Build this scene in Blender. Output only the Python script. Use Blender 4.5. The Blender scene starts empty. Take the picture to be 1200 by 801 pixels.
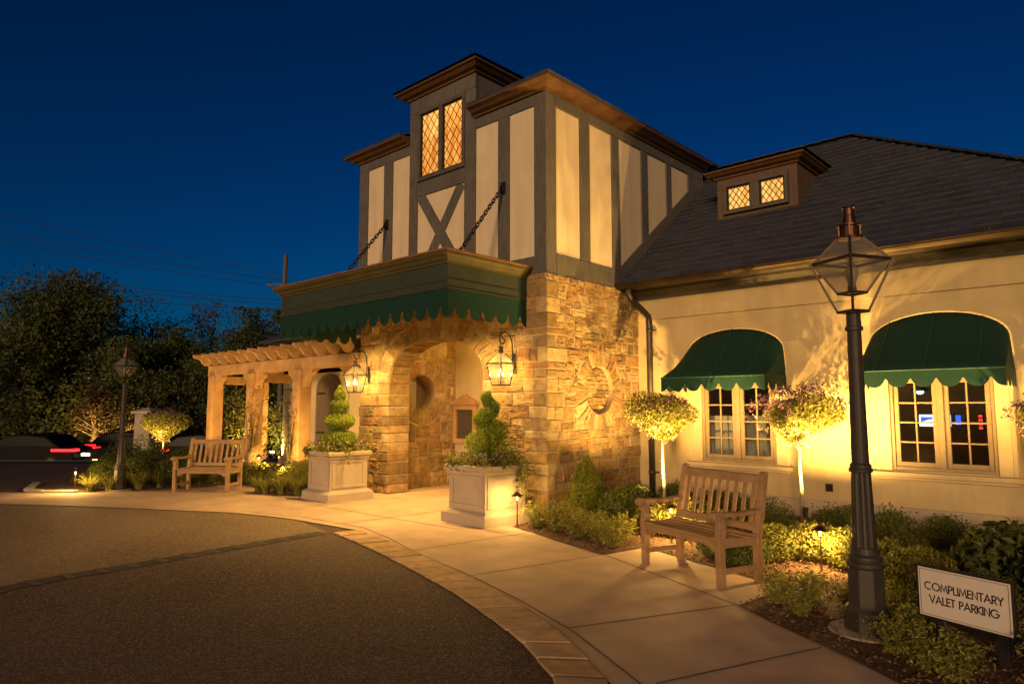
import bpy, bmesh, math, random
import numpy as np
from mathutils import Vector, Matrix, Euler

R = math.radians
S = bpy.context.scene
COL = S.collection

# ------------------------------------------------------------------ camera, sky, sun, exposure
cam = bpy.data.cameras.new('camera'); cam.lens = 24; cam.sensor_width = 36; cam.clip_start = .05; cam.clip_end = 900
camo = bpy.data.objects.new('camera', cam); COL.objects.link(camo)
camo.location = (0, 0, 1.6); camo.rotation_euler = (R(95.5), 0, R(42.7)); S.camera = camo

SUN_EL, SUN_XY = 9.5, (.41, -.91)
W = bpy.data.worlds.new('World'); S.world = W; W.use_nodes = True
nt = W.node_tree; bgn = nt.nodes['Background']
sky = nt.nodes.new('ShaderNodeTexSky'); sky.sky_type = 'NISHITA'; sky.sun_disc = False
sky.sun_elevation = R(SUN_EL); sky.sun_rotation = math.atan2(SUN_XY[0], SUN_XY[1])
sky.ozone_density = 3.0; sky.dust_density = .5; sky.air_density = 1.0
gam = nt.nodes.new('ShaderNodeGamma'); gam.inputs[1].default_value = 1.5
tint = nt.nodes.new('ShaderNodeMix'); tint.data_type = 'RGBA'; tint.blend_type = 'MULTIPLY'; tint.inputs[0].default_value = 1
tint.inputs[7].default_value = (.0021, .084, .158, 1)
nt.links.new(sky.outputs[0], gam.inputs[0]); nt.links.new(gam.outputs[0], tint.inputs[6]); nt.links.new(tint.outputs[2], bgn.inputs[0]); bgn.inputs[1].default_value = .10

sun = bpy.data.lights.new('sun', 'SUN'); sun.energy = 2.6; sun.angle = R(12); sun.color = (1, .587, .275)
suno = bpy.data.objects.new('sun', sun); COL.objects.link(suno)
_l = Vector((SUN_XY[0]*math.cos(R(SUN_EL)), SUN_XY[1]*math.cos(R(SUN_EL)), math.sin(R(SUN_EL))))
suno.rotation_euler = (-_l).to_track_quat('-Z', 'Y').to_euler(); suno.location = (5, -8, 12)

S.view_settings.view_transform = 'Standard'; S.view_settings.look = 'None'
S.view_settings.exposure = 0; S.view_settings.gamma = 1; S.view_settings.use_curve_mapping = False
S.render.engine = 'CYCLES'
S.cycles.use_denoising = True; S.cycles.sample_clamp_indirect = 4; S.cycles.sample_clamp_direct = 0
S.cycles.max_bounces = 6; S.cycles.transparent_max_bounces = 12; S.cycles.caustics_reflective = False; S.cycles.caustics_refractive = False
WARM = (1, .58, .15)
LK = 3.5     # gain on all the lamps of the place

# ------------------------------------------------------------------ materials
def _new(name):
    m = bpy.data.materials.new(name); m.use_nodes = True
    n = m.node_tree.nodes; return m, n, m.node_tree.links, n['Principled BSDF']

def mat(name, c1, c2=None, scale=6., rough=.8, bump=0., bscale=None, bdist=.01, metal=0., island=0., spec=.3, stretch=(1, 1, 1),
        detail=6, lo=.35, hi=.65, trans=0., speck=None, stain=None, streak=None, crack=None):
    m, n, L, b = _new(name)
    tc = n.new('ShaderNodeTexCoord'); mp = n.new('ShaderNodeMapping'); mp.inputs['Scale'].default_value = stretch
    L.new(tc.outputs['Object'], mp.inputs[0])
    no = n.new('ShaderNodeTexNoise'); no.inputs['Scale'].default_value = scale; no.inputs['Detail'].default_value = detail
    L.new(mp.outputs[0], no.inputs['Vector'])
    rp = n.new('ShaderNodeValToRGB'); rp.color_ramp.elements[0].position = lo; rp.color_ramp.elements[1].position = hi
    c2 = c2 or tuple(x*.75 for x in c1)
    rp.color_ramp.elements[0].color = (*c1, 1); rp.color_ramp.elements[1].color = (*c2, 1)
    L.new(no.outputs[0], rp.inputs[0]); col = rp.outputs[0]
    if stain:      # broad weathering of its own
        n3 = n.new('ShaderNodeTexNoise'); n3.inputs['Scale'].default_value = stain[0]; n3.inputs['Detail'].default_value = 4
        L.new(tc.outputs['Object'], n3.inputs['Vector'])
        r3 = n.new('ShaderNodeMapRange'); r3.inputs[1].default_value = .3; r3.inputs[2].default_value = .7; r3.inputs[3].default_value = stain[1]; r3.inputs[4].default_value = 1.1
        L.new(n3.outputs[0], r3.inputs[0])
        mx = n.new('ShaderNodeVectorMath'); mx.operation = 'SCALE'; L.new(col, mx.inputs[0]); L.new(r3.outputs[0], mx.inputs['Scale']); col = mx.outputs[0]
    if streak:     # run-off marks down a wall: (strength)
        m4 = n.new('ShaderNodeMapping'); m4.inputs['Scale'].default_value = (5, 5, .45); L.new(tc.outputs['Object'], m4.inputs[0])
        n4 = n.new('ShaderNodeTexNoise'); n4.inputs['Scale'].default_value = 1.3; n4.inputs['Detail'].default_value = 7; n4.inputs['Roughness'].default_value = .6; L.new(m4.outputs[0], n4.inputs['Vector'])
        r4 = n.new('ShaderNodeMapRange'); r4.inputs[1].default_value = .36; r4.inputs[2].default_value = .58; r4.inputs[3].default_value = 1-streak; r4.inputs[4].default_value = 1.0; L.new(n4.outputs[0], r4.inputs[0])
        mx = n.new('ShaderNodeVectorMath'); mx.operation = 'SCALE'; L.new(col, mx.inputs[0]); L.new(r4.outputs[0], mx.inputs['Scale']); col = mx.outputs[0]
    if crack:      # hairline cracks: (scale, width, darkness)
        n5 = n.new('ShaderNodeTexNoise'); n5.inputs['Scale'].default_value = 1.6; n5.inputs['Detail'].default_value = 6; L.new(tc.outputs['Object'], n5.inputs['Vector'])
        v5 = n.new('ShaderNodeVectorMath'); v5.operation = 'MULTIPLY_ADD'; v5.inputs[1].default_value = (.7, .7, .7); L.new(n5.outputs['Color'], v5.inputs[0]); L.new(tc.outputs['Object'], v5.inputs[2])
        w5 = n.new('ShaderNodeTexVoronoi'); w5.feature = 'DISTANCE_TO_EDGE'; w5.inputs['Scale'].default_value = crack[0]; L.new(v5.outputs[0], w5.inputs['Vector'])
        r5 = n.new('ShaderNodeMapRange'); r5.inputs[1].default_value = 0; r5.inputs[2].default_value = crack[1]; r5.inputs[3].default_value = crack[2]; r5.inputs[4].default_value = 1; L.new(w5.outputs['Distance'], r5.inputs[0])
        mx = n.new('ShaderNodeVectorMath'); mx.operation = 'SCALE'; L.new(col, mx.inputs[0]); L.new(r5.outputs[0], mx.inputs['Scale']); col = mx.outputs[0]
    if speck:      # (scale, colour, amount)
        vo = n.new('ShaderNodeTexVoronoi'); vo.inputs['Scale'].default_value = speck[0]; L.new(tc.outputs['Object'], vo.inputs['Vector'])
        wn = n.new('ShaderNodeSeparateColor'); L.new(vo.outputs['Color'], wn.inputs[0])
        cr = n.new('ShaderNodeMapRange'); cr.inputs[1].default_value = 1-speck[2]; cr.inputs[2].default_value = 1; L.new(wn.outputs[0], cr.inputs[0])
        mx = n.new('ShaderNodeMix'); mx.data_type = 'RGBA'; L.new(cr.outputs[0], mx.inputs[0]); L.new(col, mx.inputs[6]); mx.inputs[7].default_value = (*speck[1], 1); col = mx.outputs[2]
    if island:
        ge = n.new('ShaderNodeNewGeometry'); mr = n.new('ShaderNodeMapRange'); mr.inputs[3].default_value = 1-island; mr.inputs[4].default_value = 1+island
        L.new(ge.outputs['Random Per Island'], mr.inputs[0])
        mx = n.new('ShaderNodeVectorMath'); mx.operation = 'SCALE'; L.new(col, mx.inputs[0]); L.new(mr.outputs[0], mx.inputs['Scale']); col = mx.outputs[0]
    L.new(col, b.inputs['Base Color'])
    b.inputs['Roughness'].default_value = rough; b.inputs['Metallic'].default_value = metal; b.inputs['Specular IOR Level'].default_value = spec
    if bump:
        n2 = n.new('ShaderNodeTexNoise'); n2.inputs['Scale'].default_value = bscale or scale*3; n2.inputs['Detail'].default_value = 8; n2.inputs['Roughness'].default_value = .65
        L.new(mp.outputs[0], n2.inputs['Vector']); bp = n.new('ShaderNodeBump'); bp.inputs['Strength'].default_value = bump; bp.inputs['Distance'].default_value = bdist
        L.new(n2.outputs[0], bp.inputs['Height']); L.new(bp.outputs[0], b.inputs['Normal'])
    if trans:
        out = n['Material Output']; tr = n.new('ShaderNodeBsdfTranslucent'); ms = n.new('ShaderNodeMixShader'); ms.inputs[0].default_value = trans
        L.new(col, tr.inputs[0]); L.new(b.outputs[0], ms.inputs[1]); L.new(tr.outputs[0], ms.inputs[2]); L.new(ms.outputs[0], out.inputs[0])
    return m

def ramp_island(name, cols, nscale=7, bump=.9, bscale=15, bdist=.028, rough=.92):
    """each island of the mesh takes one of the colours, with its own mottling"""
    m, n, L, b = _new(name)
    ge = n.new('ShaderNodeNewGeometry'); rp = n.new('ShaderNodeValToRGB'); cr = rp.color_ramp; cr.interpolation = 'CONSTANT'
    cr.elements[0].position = 0; cr.elements[0].color = (*cols[0], 1); cr.elements[1].position = 1/len(cols); cr.elements[1].color = (*cols[1], 1)
    for i, c in enumerate(cols[2:], 2):
        e = cr.elements.new(i/len(cols)); e.color = (*c, 1)
    L.new(ge.outputs['Random Per Island'], rp.inputs[0])
    tc = n.new('ShaderNodeTexCoord'); no = n.new('ShaderNodeTexNoise'); no.inputs['Scale'].default_value = nscale; no.inputs['Detail'].default_value = 7; no.inputs['Roughness'].default_value = .62
    L.new(tc.outputs['Object'], no.inputs['Vector'])
    mr = n.new('ShaderNodeMapRange'); mr.inputs[1].default_value = .3; mr.inputs[2].default_value = .72; mr.inputs[3].default_value = .6; mr.inputs[4].default_value = 1.3
    L.new(no.outputs[0], mr.inputs[0])
    mx = n.new('ShaderNodeVectorMath'); mx.operation = 'SCALE'; L.new(rp.outputs[0], mx.inputs[0]); L.new(mr.outputs[0], mx.inputs['Scale'])
    L.new(mx.outputs[0], b.inputs['Base Color']); b.inputs['Roughness'].default_value = rough; b.inputs['Specular IOR Level'].default_value = .2
    n2 = n.new('ShaderNodeTexNoise'); n2.inputs['Scale'].default_value = bscale; n2.inputs['Detail'].default_value = 8; n2.inputs['Roughness'].default_value = .7
    L.new(tc.outputs['Object'], n2.inputs['Vector']); bp = n.new('ShaderNodeBump'); bp.inputs['Strength'].default_value = bump; bp.inputs['Distance'].default_value = bdist
    L.new(n2.outputs[0], bp.inputs['Height']); L.new(bp.outputs[0], b.inputs['Normal'])
    return m

def emit(name, c, s):
    m, n, L, b = _new(name); b.inputs['Base Color'].default_value = (*c, 1); b.inputs['Emission Color'].default_value = (*c, 1); b.inputs['Emission Strength'].default_value = s
    return m

def glass(name, gloss=.12, tintc=(1, 1, 1), rough=.03, fres=True, bump=0, frost=0.):
    m, n, L, b = _new(name); n.remove(b); out = n['Material Output']
    t = n.new('ShaderNodeBsdfTransparent'); t.inputs[0].default_value = (*tintc, 1); g = n.new('ShaderNodeBsdfGlossy'); g.inputs['Roughness'].default_value = rough
    ms = n.new('ShaderNodeMixShader'); ms.inputs[0].default_value = gloss
    if fres:
        f = n.new('ShaderNodeFresnel'); f.inputs[0].default_value = 1.5; L.new(f.outputs[0], ms.inputs[0])
    if bump:
        tc = n.new('ShaderNodeTexCoord'); no = n.new('ShaderNodeTexNoise'); no.inputs['Scale'].default_value = 60; L.new(tc.outputs['Object'], no.inputs['Vector'])
        bp = n.new('ShaderNodeBump'); bp.inputs['Strength'].default_value = bump; L.new(no.outputs[0], bp.inputs['Height']); L.new(bp.outputs[0], g.inputs['Normal'])
    L.new(t.outputs[0], ms.inputs[1]); L.new(g.outputs[0], ms.inputs[2]); L.new(ms.outputs[0], out.inputs[0])
    if frost:
        d = n.new('ShaderNodeBsdfDiffuse'); d.inputs[0].default_value = (.6, .55, .48, 1); tl = n.new('ShaderNodeBsdfTranslucent'); tl.inputs[0].default_value = (.6, .55, .48, 1)
        m1 = n.new('ShaderNodeMixShader'); L.new(d.outputs[0], m1.inputs[1]); L.new(tl.outputs[0], m1.inputs[2]); m2 = n.new('ShaderNodeMixShader'); m2.inputs[0].default_value = frost
        L.new(ms.outputs[0], m2.inputs[1]); L.new(m1.outputs[0], m2.inputs[2]); L.new(m2.outputs[0], out.inputs[0])
    return m

def lit_curtain(name, s):
    """curtain lit from the room behind"""
    m, n, L, b = _new(name); tc = n.new('ShaderNodeTexCoord')
    mp = n.new('ShaderNodeMapping'); mp.inputs['Scale'].default_value = (9, 9, 1.1); L.new(tc.outputs['Object'], mp.inputs[0])
    no = n.new('ShaderNodeTexNoise'); no.inputs['Scale'].default_value = 2.2; no.inputs['Detail'].default_value = 4; L.new(mp.outputs[0], no.inputs['Vector'])
    rp = n.new('ShaderNodeValToRGB'); rp.color_ramp.elements[0].position = .36; rp.color_ramp.elements[1].position = .66
    rp.color_ramp.elements[0].color = (.60, .24, .03, 1); rp.color_ramp.elements[1].color = (1, .56, .16, 1)
    L.new(no.outputs[0], rp.inputs[0]); L.new(rp.outputs[0], b.inputs['Emission Color']); b.inputs['Emission Strength'].default_value = s
    b.inputs['Base Color'].default_value = (.5, .3, .1, 1)
    return m

M = {}
M['asphalt'] = mat('asphalt', (.072, .053, .046), (.108, .080, .066), 60, .8, 1.0, 110, .010, detail=4, spec=.06, speck=(95, (.22, .165, .13), .42), stain=(.38, .6), crack=(.22, .004, .72))
M['glow_asphalt'] = mat('asphalt with amber glow', (.125, .094, .072), (.175, .130, .098), 60, .8, .9, 110, .009, detail=4, spec=.08, speck=(95, (.30, .23, .17), .42), stain=(.5, .7))  # asphalt lightened to carry the amber light of the entrance
M['road'] = mat('road asphalt', (.05, .05, .05), (.07, .07, .07), 40, .6)
M['concrete'] = mat('concrete', (.49, .355, .26), (.41, .295, .21), 3.2, .85, .4, 120, .004, detail=9, stain=(.55, .62), crack=(.16, .0016, .8))
M['joint'] = mat('joint', (.085, .07, .055), rough=.95)
M['paver'] = mat('paver stone', (.44, .30, .16), (.32, .21, .105), 9, .9, .5, 60, .006, island=.16, detail=8)
M['dark_paver'] = mat('dark paver', (.040, .032, .031), (.032, .026, .025), 9, .9, .4, 60, .004, island=.2)
M['mulch'] = mat('mulch', (.060, .034, .020), (.15, .085, .045), 55, .95, 1.0, 70, .03, detail=8)
M['chips'] = mat('bark chips', (.10, .055, .03), (.20, .115, .06), 30, .95, island=.6)
M['lawn'] = mat('lawn', (.020, .030, .010), (.035, .045, .015), 18, .95, .6, 60, .03)
M['kerb'] = mat('kerb', (.38, .33, .27), (.30, .26, .21), 6, .9, .3, 60, .004)
M['stone'] = ramp_island('rubble stone', [(.32, .215, .088), (.37, .255, .115), (.26, .17, .072), (.39, .28, .13), (.21, .14, .065), (.32, .19, .078), (.34, .245, .115), (.29, .20, .092), (.42, .31, .155), (.24, .17, .09), (.30, .17, .07), (.34, .235, .10)])
M['mortar'] = mat('mortar', (.42, .31, .165), (.35, .255, .13), 20, .95, .6, 60, .01)
M['stucco'] = mat('cream stucco', (.50, .395, .205), (.455, .355, .18), 2.5, .9, .5, 45, .006, detail=9, stain=(1.1, .88), streak=.07)
M['panel_stucco'] = mat('half timber infill', (.65, .53, .365), (.60, .485, .33), 2.2, .92, .35, 60, .004, detail=9, streak=.10)
M['plinth'] = mat('plinth', (.40, .34, .25), (.33, .28, .20), 4, .9, .25, 60, .003)
M['trim_stone'] = mat('cast trim', (.50, .395, .235), (.44, .345, .20), 5, .85, .15, 80, .002)
M['timber'] = mat('weathered timber', (.085, .077, .070), (.125, .112, .10), 3.5, .85, .5, 9, .006, stretch=(9, 9, 1.2), detail=8, stain=(1.2, .8))
M['crown'] = mat('eave moulding', (.115, .055, .022), (.085, .04, .016), 5, .6, .15, 12, .003)
M['dark_metal'] = mat('dark metal', (.030, .026, .023), (.045, .037, .03), 8, .45, metal=.6)
M['gutter'] = mat('bronze gutter', (.060, .040, .023), (.042, .029, .018), 4, .42, metal=.75)
M['spout'] = mat('downspout', (.055, .046, .038), (.07, .055, .045), 5, .4, metal=.5)
M['slate'] = mat('slate', (.029, .036, .066), (.038, .045, .077), 5, .75, .5, 22, .01, island=.22, stain=(.9, .85))
M['slate_edge'] = mat('chipped slate edge', (.072, .068, .072), (.045, .043, .05), 9, .8)
M['dormer'] = mat('dormer cladding', (.115, .072, .048), (.09, .056, .038), 6, .7, .2, 20, .004, stretch=(3, 3, 1))
M['sash_dark'] = mat('dark sash', (.075, .065, .055), (.10, .085, .07), 8, .6, .2, 20, .003)
M['sash'] = mat('tan sash', (.25, .185, .105), (.21, .155, .088), 9, .6, .1, 30, .002)
M['canopy'] = mat('canopy board', (.036, .046, .032), (.030, .038, .027), 4, .7, .15, 30, .003)
M['cornice'] = mat('canopy cornice', (.080, .068, .022), (.062, .053, .018), 5, .55)
M['coping'] = mat('copper coping', (.26, .125, .055), (.20, .095, .04), 6, .5, metal=.3)
M['fabric'] = mat('green awning cloth', (.0022, .025, .017), (.003, .032, .022), 30, .85, .3, 240, .002, detail=4, stretch=(1, 1, 1))
M['piping'] = mat('awning piping', (.02, .07, .045), rough=.8)
M['ceiling'] = mat('canopy ceiling', (.62, .52, .38), (.56, .47, .34), 3, .9)
M['cedar'] = mat('cedar', (.46, .275, .115), (.36, .20, .08), 2.6, .75, .45, 10, .005, stretch=(1.4, 1.4, 1.4), detail=9, stain=(2, .85))
M['teak'] = mat('weathered teak', (.36, .225, .11), (.275, .165, .08), 4, .8, .4, 14, .004, stretch=(1.5, 6, 4), detail=9)
M['planter'] = mat('cast stone planter', (.45, .37, .275), (.38, .31, .225), 5, .85, .25, 60, .003, detail=9, stain=(2.5, .85))
M['soil'] = mat('soil', (.03, .02, .012), rough=.95, bump=.8, bscale=40)
M['iron'] = mat('black iron', (.022, .020, .018), (.034, .03, .026), 20, .5, .25, 60, .002, metal=.4)
M['post_paint'] = mat('dark bronze paint', (.030, .025, .020), (.040, .033, .026), 30, .55, .15, 120, .001, spec=.35)
M['copper'] = mat('aged copper', (.11, .054, .032), (.075, .038, .024), 12, .42, metal=.85)
M['brass'] = mat('aged brass', (.16, .095, .045), (.11, .068, .032), 12, .4, metal=.85)
M['lamp_frame'] = mat('dark bronze', (.060, .040, .024), (.045, .03, .018), 12, .5, metal=.5)
M['glass'] = glass('lantern glass', gloss=.05, rough=.05, fres=False, frost=.06)
M['seedy'] = glass('seeded glass', gloss=.10, tintc=(.86, .84, .80), rough=.12, fres=False, bump=.6, frost=.22)
M['window_glass'] = glass('window glass', tintc=(.85, .88, .86), rough=.01)
M['room'] = mat('dark room', (.22, .15, .10), (.16, .11, .07), 3, .9)
M['curtain'] = mat('sheer curtain', (.42, .40, .36), (.34, .32, .28), 3, .9, stretch=(14, 1, 1), trans=.3)
M['bulb_hot'] = emit('gas flame', (1, .56, .17), 30)
M['bulb_path'] = emit('path lamp lens', (1, .62, .26), 9)
M['bulb_off'] = mat('frosted bulb', (.35, .33, .30), rough=.3)
M['curtain_lit'] = lit_curtain('lit curtain', 1.3)
M['curtain_lit2'] = lit_curtain('lit dormer curtain', 1.2)
M['downlight'] = emit('downlight lens', (1, .75, .4), 12)
M['board_white'] = mat('sign face', (.62, .56, .50), (.58, .52, .46), 4, .6)
M['board_black'] = mat('sign black', (.020, .017, .015), rough=.6)
M['reflect_white'] = emit('reflected white panel', (.85, .92, 1), 1.6)
M['reflect_blue'] = emit('reflected blue panel', (.03, .10, .85), 1.6)
M['reflect_red'] = emit('reflected red panel', (1, .05, .03), 1.6)
M['bark'] = mat('bark', (.080, .060, .042), (.12, .09, .062), 5, .95, .9, 14, .03, stretch=(3, 3, 1))
M['pale_bark'] = mat('pale bark', (.40, .32, .20), (.30, .23, .14), 9, .9, .5, 30, .006, stretch=(3, 3, 1))
def leaf(name, c, c2, isl=.45, tr=.38): return mat(name, c, c2, 3, .6, island=isl, trans=tr, spec=.25)
M['leaf_far'] = leaf('distant foliage', (.066, .092, .032), (.10, .118, .042))
M['leaf_far2'] = leaf('distant brownish foliage', (.10, .062, .026), (.08, .058, .024))
M['leaf_box'] = leaf('boxwood leaves', (.19, .18, .032), (.125, .13, .024))
M['leaf_dark'] = leaf('dark shrub leaves', (.078, .105, .024), (.12, .14, .033))
M['leaf_per'] = leaf('perennial leaves', (.26, .245, .05), (.18, .18, .036))
M['leaf_cone'] = leaf('conifer sprays', (.20, .22, .026), (.125, .15, .02))
M['leaf_top'] = leaf('topiary leaves', (.29, .35, .038), (.19, .24, .028))
M['leaf_std'] = leaf('standard leaves', (.20, .19, .034), (.13, .13, .024))
M['leaf_big'] = leaf('broad leaves', (.085, .10, .025), (.055, .075, .018))
M['petal_pink'] = leaf('pink petals', (.50, .30, .22), (.42, .20, .20), .3)
M['petal_purple'] = leaf('purple petals', (.15, .075, .12), (.11, .05, .09), .4)
M['petal_violet'] = leaf('violet petals', (.10, .05, .22), (.16, .08, .26), .3)
M['petal_pale'] = leaf('pale petals', (.55, .45, .36), (.5, .38, .30), .2)
M['car_paint'] = mat('dark car paint', (.004, .004, .005), rough=.6, spec=.1)
M['car_paint2'] = mat('grey car paint', (.03, .03, .032), rough=.25, spec=.6)
M['car_glass'] = mat('car glass', (.006, .006, .006), rough=.3, spec=.2)
M['tyre'] = mat('tyre', (.012, .012, .012), rough=.9)
M['alloy'] = mat('alloy', (.05, .05, .05), rough=.5, metal=.5)
M['tail_lit'] = emit('lit tail lamp', (1, .006, .012), 7)
M['head_lit'] = emit('lit head lamp', (1, .85, .55), 10)
M['amber_lit'] = emit('lit marker lamp', (1, .5, .08), 8)
M['pole_wood'] = mat('pole wood', (.12, .09, .075), (.09, .07, .055), 4, .9, .4, 12, .01, stretch=(6, 6, 1))
M['wire'] = mat('wire', (.01, .01, .01), rough=.8)
M['pale_pier'] = mat('rendered pier', (.36, .31, .26), (.30, .26, .215), 4, .9, .2, 50, .004)
M['door_wood'] = mat('plank door', (.17, .125, .08), (.12, .09, .06), 3, .8, .4, 9, .005, stretch=(10, 2, 1))
M['menu'] = mat('menu face', (.055, .042, .032), (.10, .08, .06), 26, .4)

# ------------------------------------------------------------------ mesh helpers
WM = {}
def tag(o, label=None, cat=None, group=None, kind=None):
    if label: o['label'] = label
    if cat: o['category'] = cat
    if group: o['group'] = group
    if kind: o['kind'] = kind
    return o

def thing(name, label, cat, loc=(0, 0, 0), rotz=0, group=None, local=False):
    """an Empty at the base of the thing; local=True: its parts are given in its own frame"""
    o = bpy.data.objects.new(name, None); COL.objects.link(o); o.empty_display_size = .2
    o.location = loc; o.rotation_euler = (0, 0, rotz); tag(o, label, cat, group, 'thing')
    WM[o] = Matrix.Identity(4) if local else (Matrix.Translation(loc) @ Matrix.Rotation(rotz, 4, 'Z')).inverted()
    return o

def copy_tree(o, parent=None):
    c = o.copy(); COL.objects.link(c)
    if parent: c.parent = parent
    for ch in list(o.children):
        copy_tree(ch, c)
    return c

class MB:
    def __init__(s): s.v = []; s.f = []
    def raw(s, v, f):
        k = len(s.v); s.v.extend([tuple(p) for p in v]); s.f.extend([tuple(i+k for i in q) for q in f]); return s
    def box(s, x0, x1, y0, y1, z0, z1):
        return s.raw([(x0,y0,z0),(x1,y0,z0),(x1,y1,z0),(x0,y1,z0),(x0,y0,z1),(x1,y0,z1),(x1,y1,z1),(x0,y1,z1)],
                     [(0,3,2,1),(4,5,6,7),(0,1,5,4),(1,2,6,5),(2,3,7,6),(3,0,4,7)])
    def beam(s, p0, p1, w, h, up=(0, 0, 1)):
        p0, p1 = Vector(p0), Vector(p1); d = (p1-p0).normalized(); u = Vector(up); a = d.cross(u).normalized(); b = a.cross(d).normalized()
        q = [p + a*i*w/2 + b*j*h/2 for p in (p0, p1) for i, j in ((-1,-1),(1,-1),(1,1),(-1,1))]
        return s.raw(q, [(0,1,2,3),(7,6,5,4),(0,4,5,1),(1,5,6,2),(2,6,7,3),(3,7,4,0)])
    def prism(s, pts, vec):
        n = len(pts); vec = Vector(vec); a = [Vector(p) for p in pts]
        return s.raw(a + [p+vec for p in a], [tuple(range(n))[::-1], tuple(range(n, 2*n))] + [(i, (i+1) % n, n+(i+1) % n, n+i) for i in range(n)])
    def tube(s, pts, r, n=8):
        pts = [Vector(p) for p in pts]; m = len(pts); rs = r if isinstance(r, (list, tuple)) else [r]*m
        v = []; prev = None
        for i, p in enumerate(pts):
            d = (pts[min(i+1, m-1)]-pts[max(i-1, 0)]).normalized()
            if prev is None: a = d.orthogonal().normalized()
            else:
                a = prev - d*prev.dot(d)
                a = a.normalized() if a.length > 1e-6 else d.orthogonal().normalized()
            prev = a; b = d.cross(a)
            for k in range(n):
                t = 2*math.pi*k/n; v.append(p + (a*math.cos(t)+b*math.sin(t))*rs[i])
        f = [(i*n+k, i*n+(k+1) % n, (i+1)*n+(k+1) % n, (i+1)*n+k) for i in range(m-1) for k in range(n)]
        f += [tuple(range(n))[::-1], tuple(range((m-1)*n, m*n))]
        return s.raw(v, f)
    def lathe(s, prof, c=(0, 0, 0), n=16, ph=0.):
        v = [(c[0]+r*math.cos(2*math.pi*k/n+ph), c[1]+r*math.sin(2*math.pi*k/n+ph), c[2]+z) for r, z in prof for k in range(n)]
        m = len(prof); f = [(i*n+k, i*n+(k+1) % n, (i+1)*n+(k+1) % n, (i+1)*n+k) for i in range(m-1) for k in range(n)]
        f += [tuple(range(n))[::-1], tuple(range((m-1)*n, m*n))]
        return s.raw(v, f)
    def build(s, name, m, parent=None, origin=None, smooth=False, bevel=0., solid=0., label=None):
        me = bpy.data.meshes.new(name); v = s.v
        if parent is not None and WM[parent] != Matrix.Identity(4):
            W_ = WM[parent]; v = [W_ @ Vector(p) for p in v]
        elif origin is not None:
            v = [(p[0]-origin[0], p[1]-origin[1], p[2]-origin[2]) for p in v]
        me.from_pydata([tuple(p) for p in v], [], s.f); me.validate()
        me.materials.append(M[m] if isinstance(m, str) else m)
        if smooth: me.polygons.foreach_set('use_smooth', [True]*len(me.polygons))
        o = bpy.data.objects.new(name, me); COL.objects.link(o)
        if parent is not None: o.parent = parent; WM[o] = WM[parent]
        elif origin is not None: o.location = origin
        if bevel:
            b = o.modifiers.new('edge', 'BEVEL'); b.width = bevel; b.segments = 2; b.limit_method = 'ANGLE'; b.angle_limit = R(40)
        if solid:
            b = o.modifiers.new('cloth', 'SOLIDIFY'); b.thickness = solid; b.offset = 0
        if label: o['label'] = label
        return o

def lamp(name, kind, loc, energy, color=WARM, size=.05, aim=None, cone=80, blend=.6, parent=None):
    l = bpy.data.lights.new(name, kind); l.energy = energy*LK; l.color = color; l.shadow_soft_size = size
    o = bpy.data.objects.new(name, l); COL.objects.link(o)
    loc = Vector(loc)
    if kind == 'SPOT':
        l.spot_size = R(cone); l.spot_blend = blend
    q = (Vector(aim)-loc).to_track_quat('-Z', 'Y') if aim is not None else None
    if parent is not None:
        o.parent = parent; loc = WM[parent] @ loc
        if q is not None: q = WM[parent].to_quaternion() @ q
    o.location = loc
    if q is not None: o.rotation_euler = q.to_euler()
    return o

ORD = 'first second third fourth fifth sixth seventh eighth ninth tenth eleventh twelfth thirteenth fourteenth fifteenth'.split()

# ------------------------------------------------------------------ leaves
def leaf_arrays(P, N, size, asp, g, jit=.7, droop=0.):
    """one folded four-point leaf per point"""
    n = len(P); N = N + g.normal(size=(n, 3))*jit; N /= np.linalg.norm(N, axis=1, keepdims=True)+1e-9
    T = g.normal(size=(n, 3)); T[:, 2] -= droop; T -= N*(T*N).sum(1, keepdims=True); T /= np.linalg.norm(T, axis=1, keepdims=True)+1e-9
    B = np.cross(N, T); L = (size*g.uniform(.6, 1.35, n))[:, None]; w = L*asp
    v = np.stack([P-T*L*.5, P+B*w*.5+N*L*.12, P+T*L*.5, P-B*w*.5+N*L*.12], 1).reshape(-1, 3)
    f = np.arange(n*4).reshape(-1, 4)
    return v, f

def mesh_np(name, v, f, m):
    me = bpy.data.meshes.new(name); me.from_pydata(v.tolist(), [], f.tolist()); me.materials.append(M[m]); return me

def obj_np(name, v, f, m, parent=None, loc=None):
    o = bpy.data.objects.new(name, mesh_np(name, v, f, m)); COL.objects.link(o)
    if parent is not None: o.parent = parent; WM[o] = WM[parent]
    if loc is not None: o.location = loc
    return o

def blob_points(g, n, rx, ry, rz, cz, lump=.18, fill=.45, lumps=9, flat=None):
    """points through the outer part of an uneven ellipsoid, with outward directions"""
    d = g.normal(size=(n, 3)); d /= np.linalg.norm(d, axis=1, keepdims=True)
    C = g.normal(size=(lumps, 3)); C /= np.linalg.norm(C, axis=1, keepdims=True); A = g.uniform(-1, 1, lumps)
    k = 1 + lump*(np.exp(6*(d@C.T-1))*A).sum(1)
    r = k*(g.uniform(fill**3, 1, n)**(1/3))
    P = d*r[:, None]*np.array([rx, ry, rz]); P[:, 2] += cz
    if flat is not None: P[:, 2] = np.maximum(P[:, 2], flat+g.uniform(0, .05, n))
    return P, d

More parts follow.
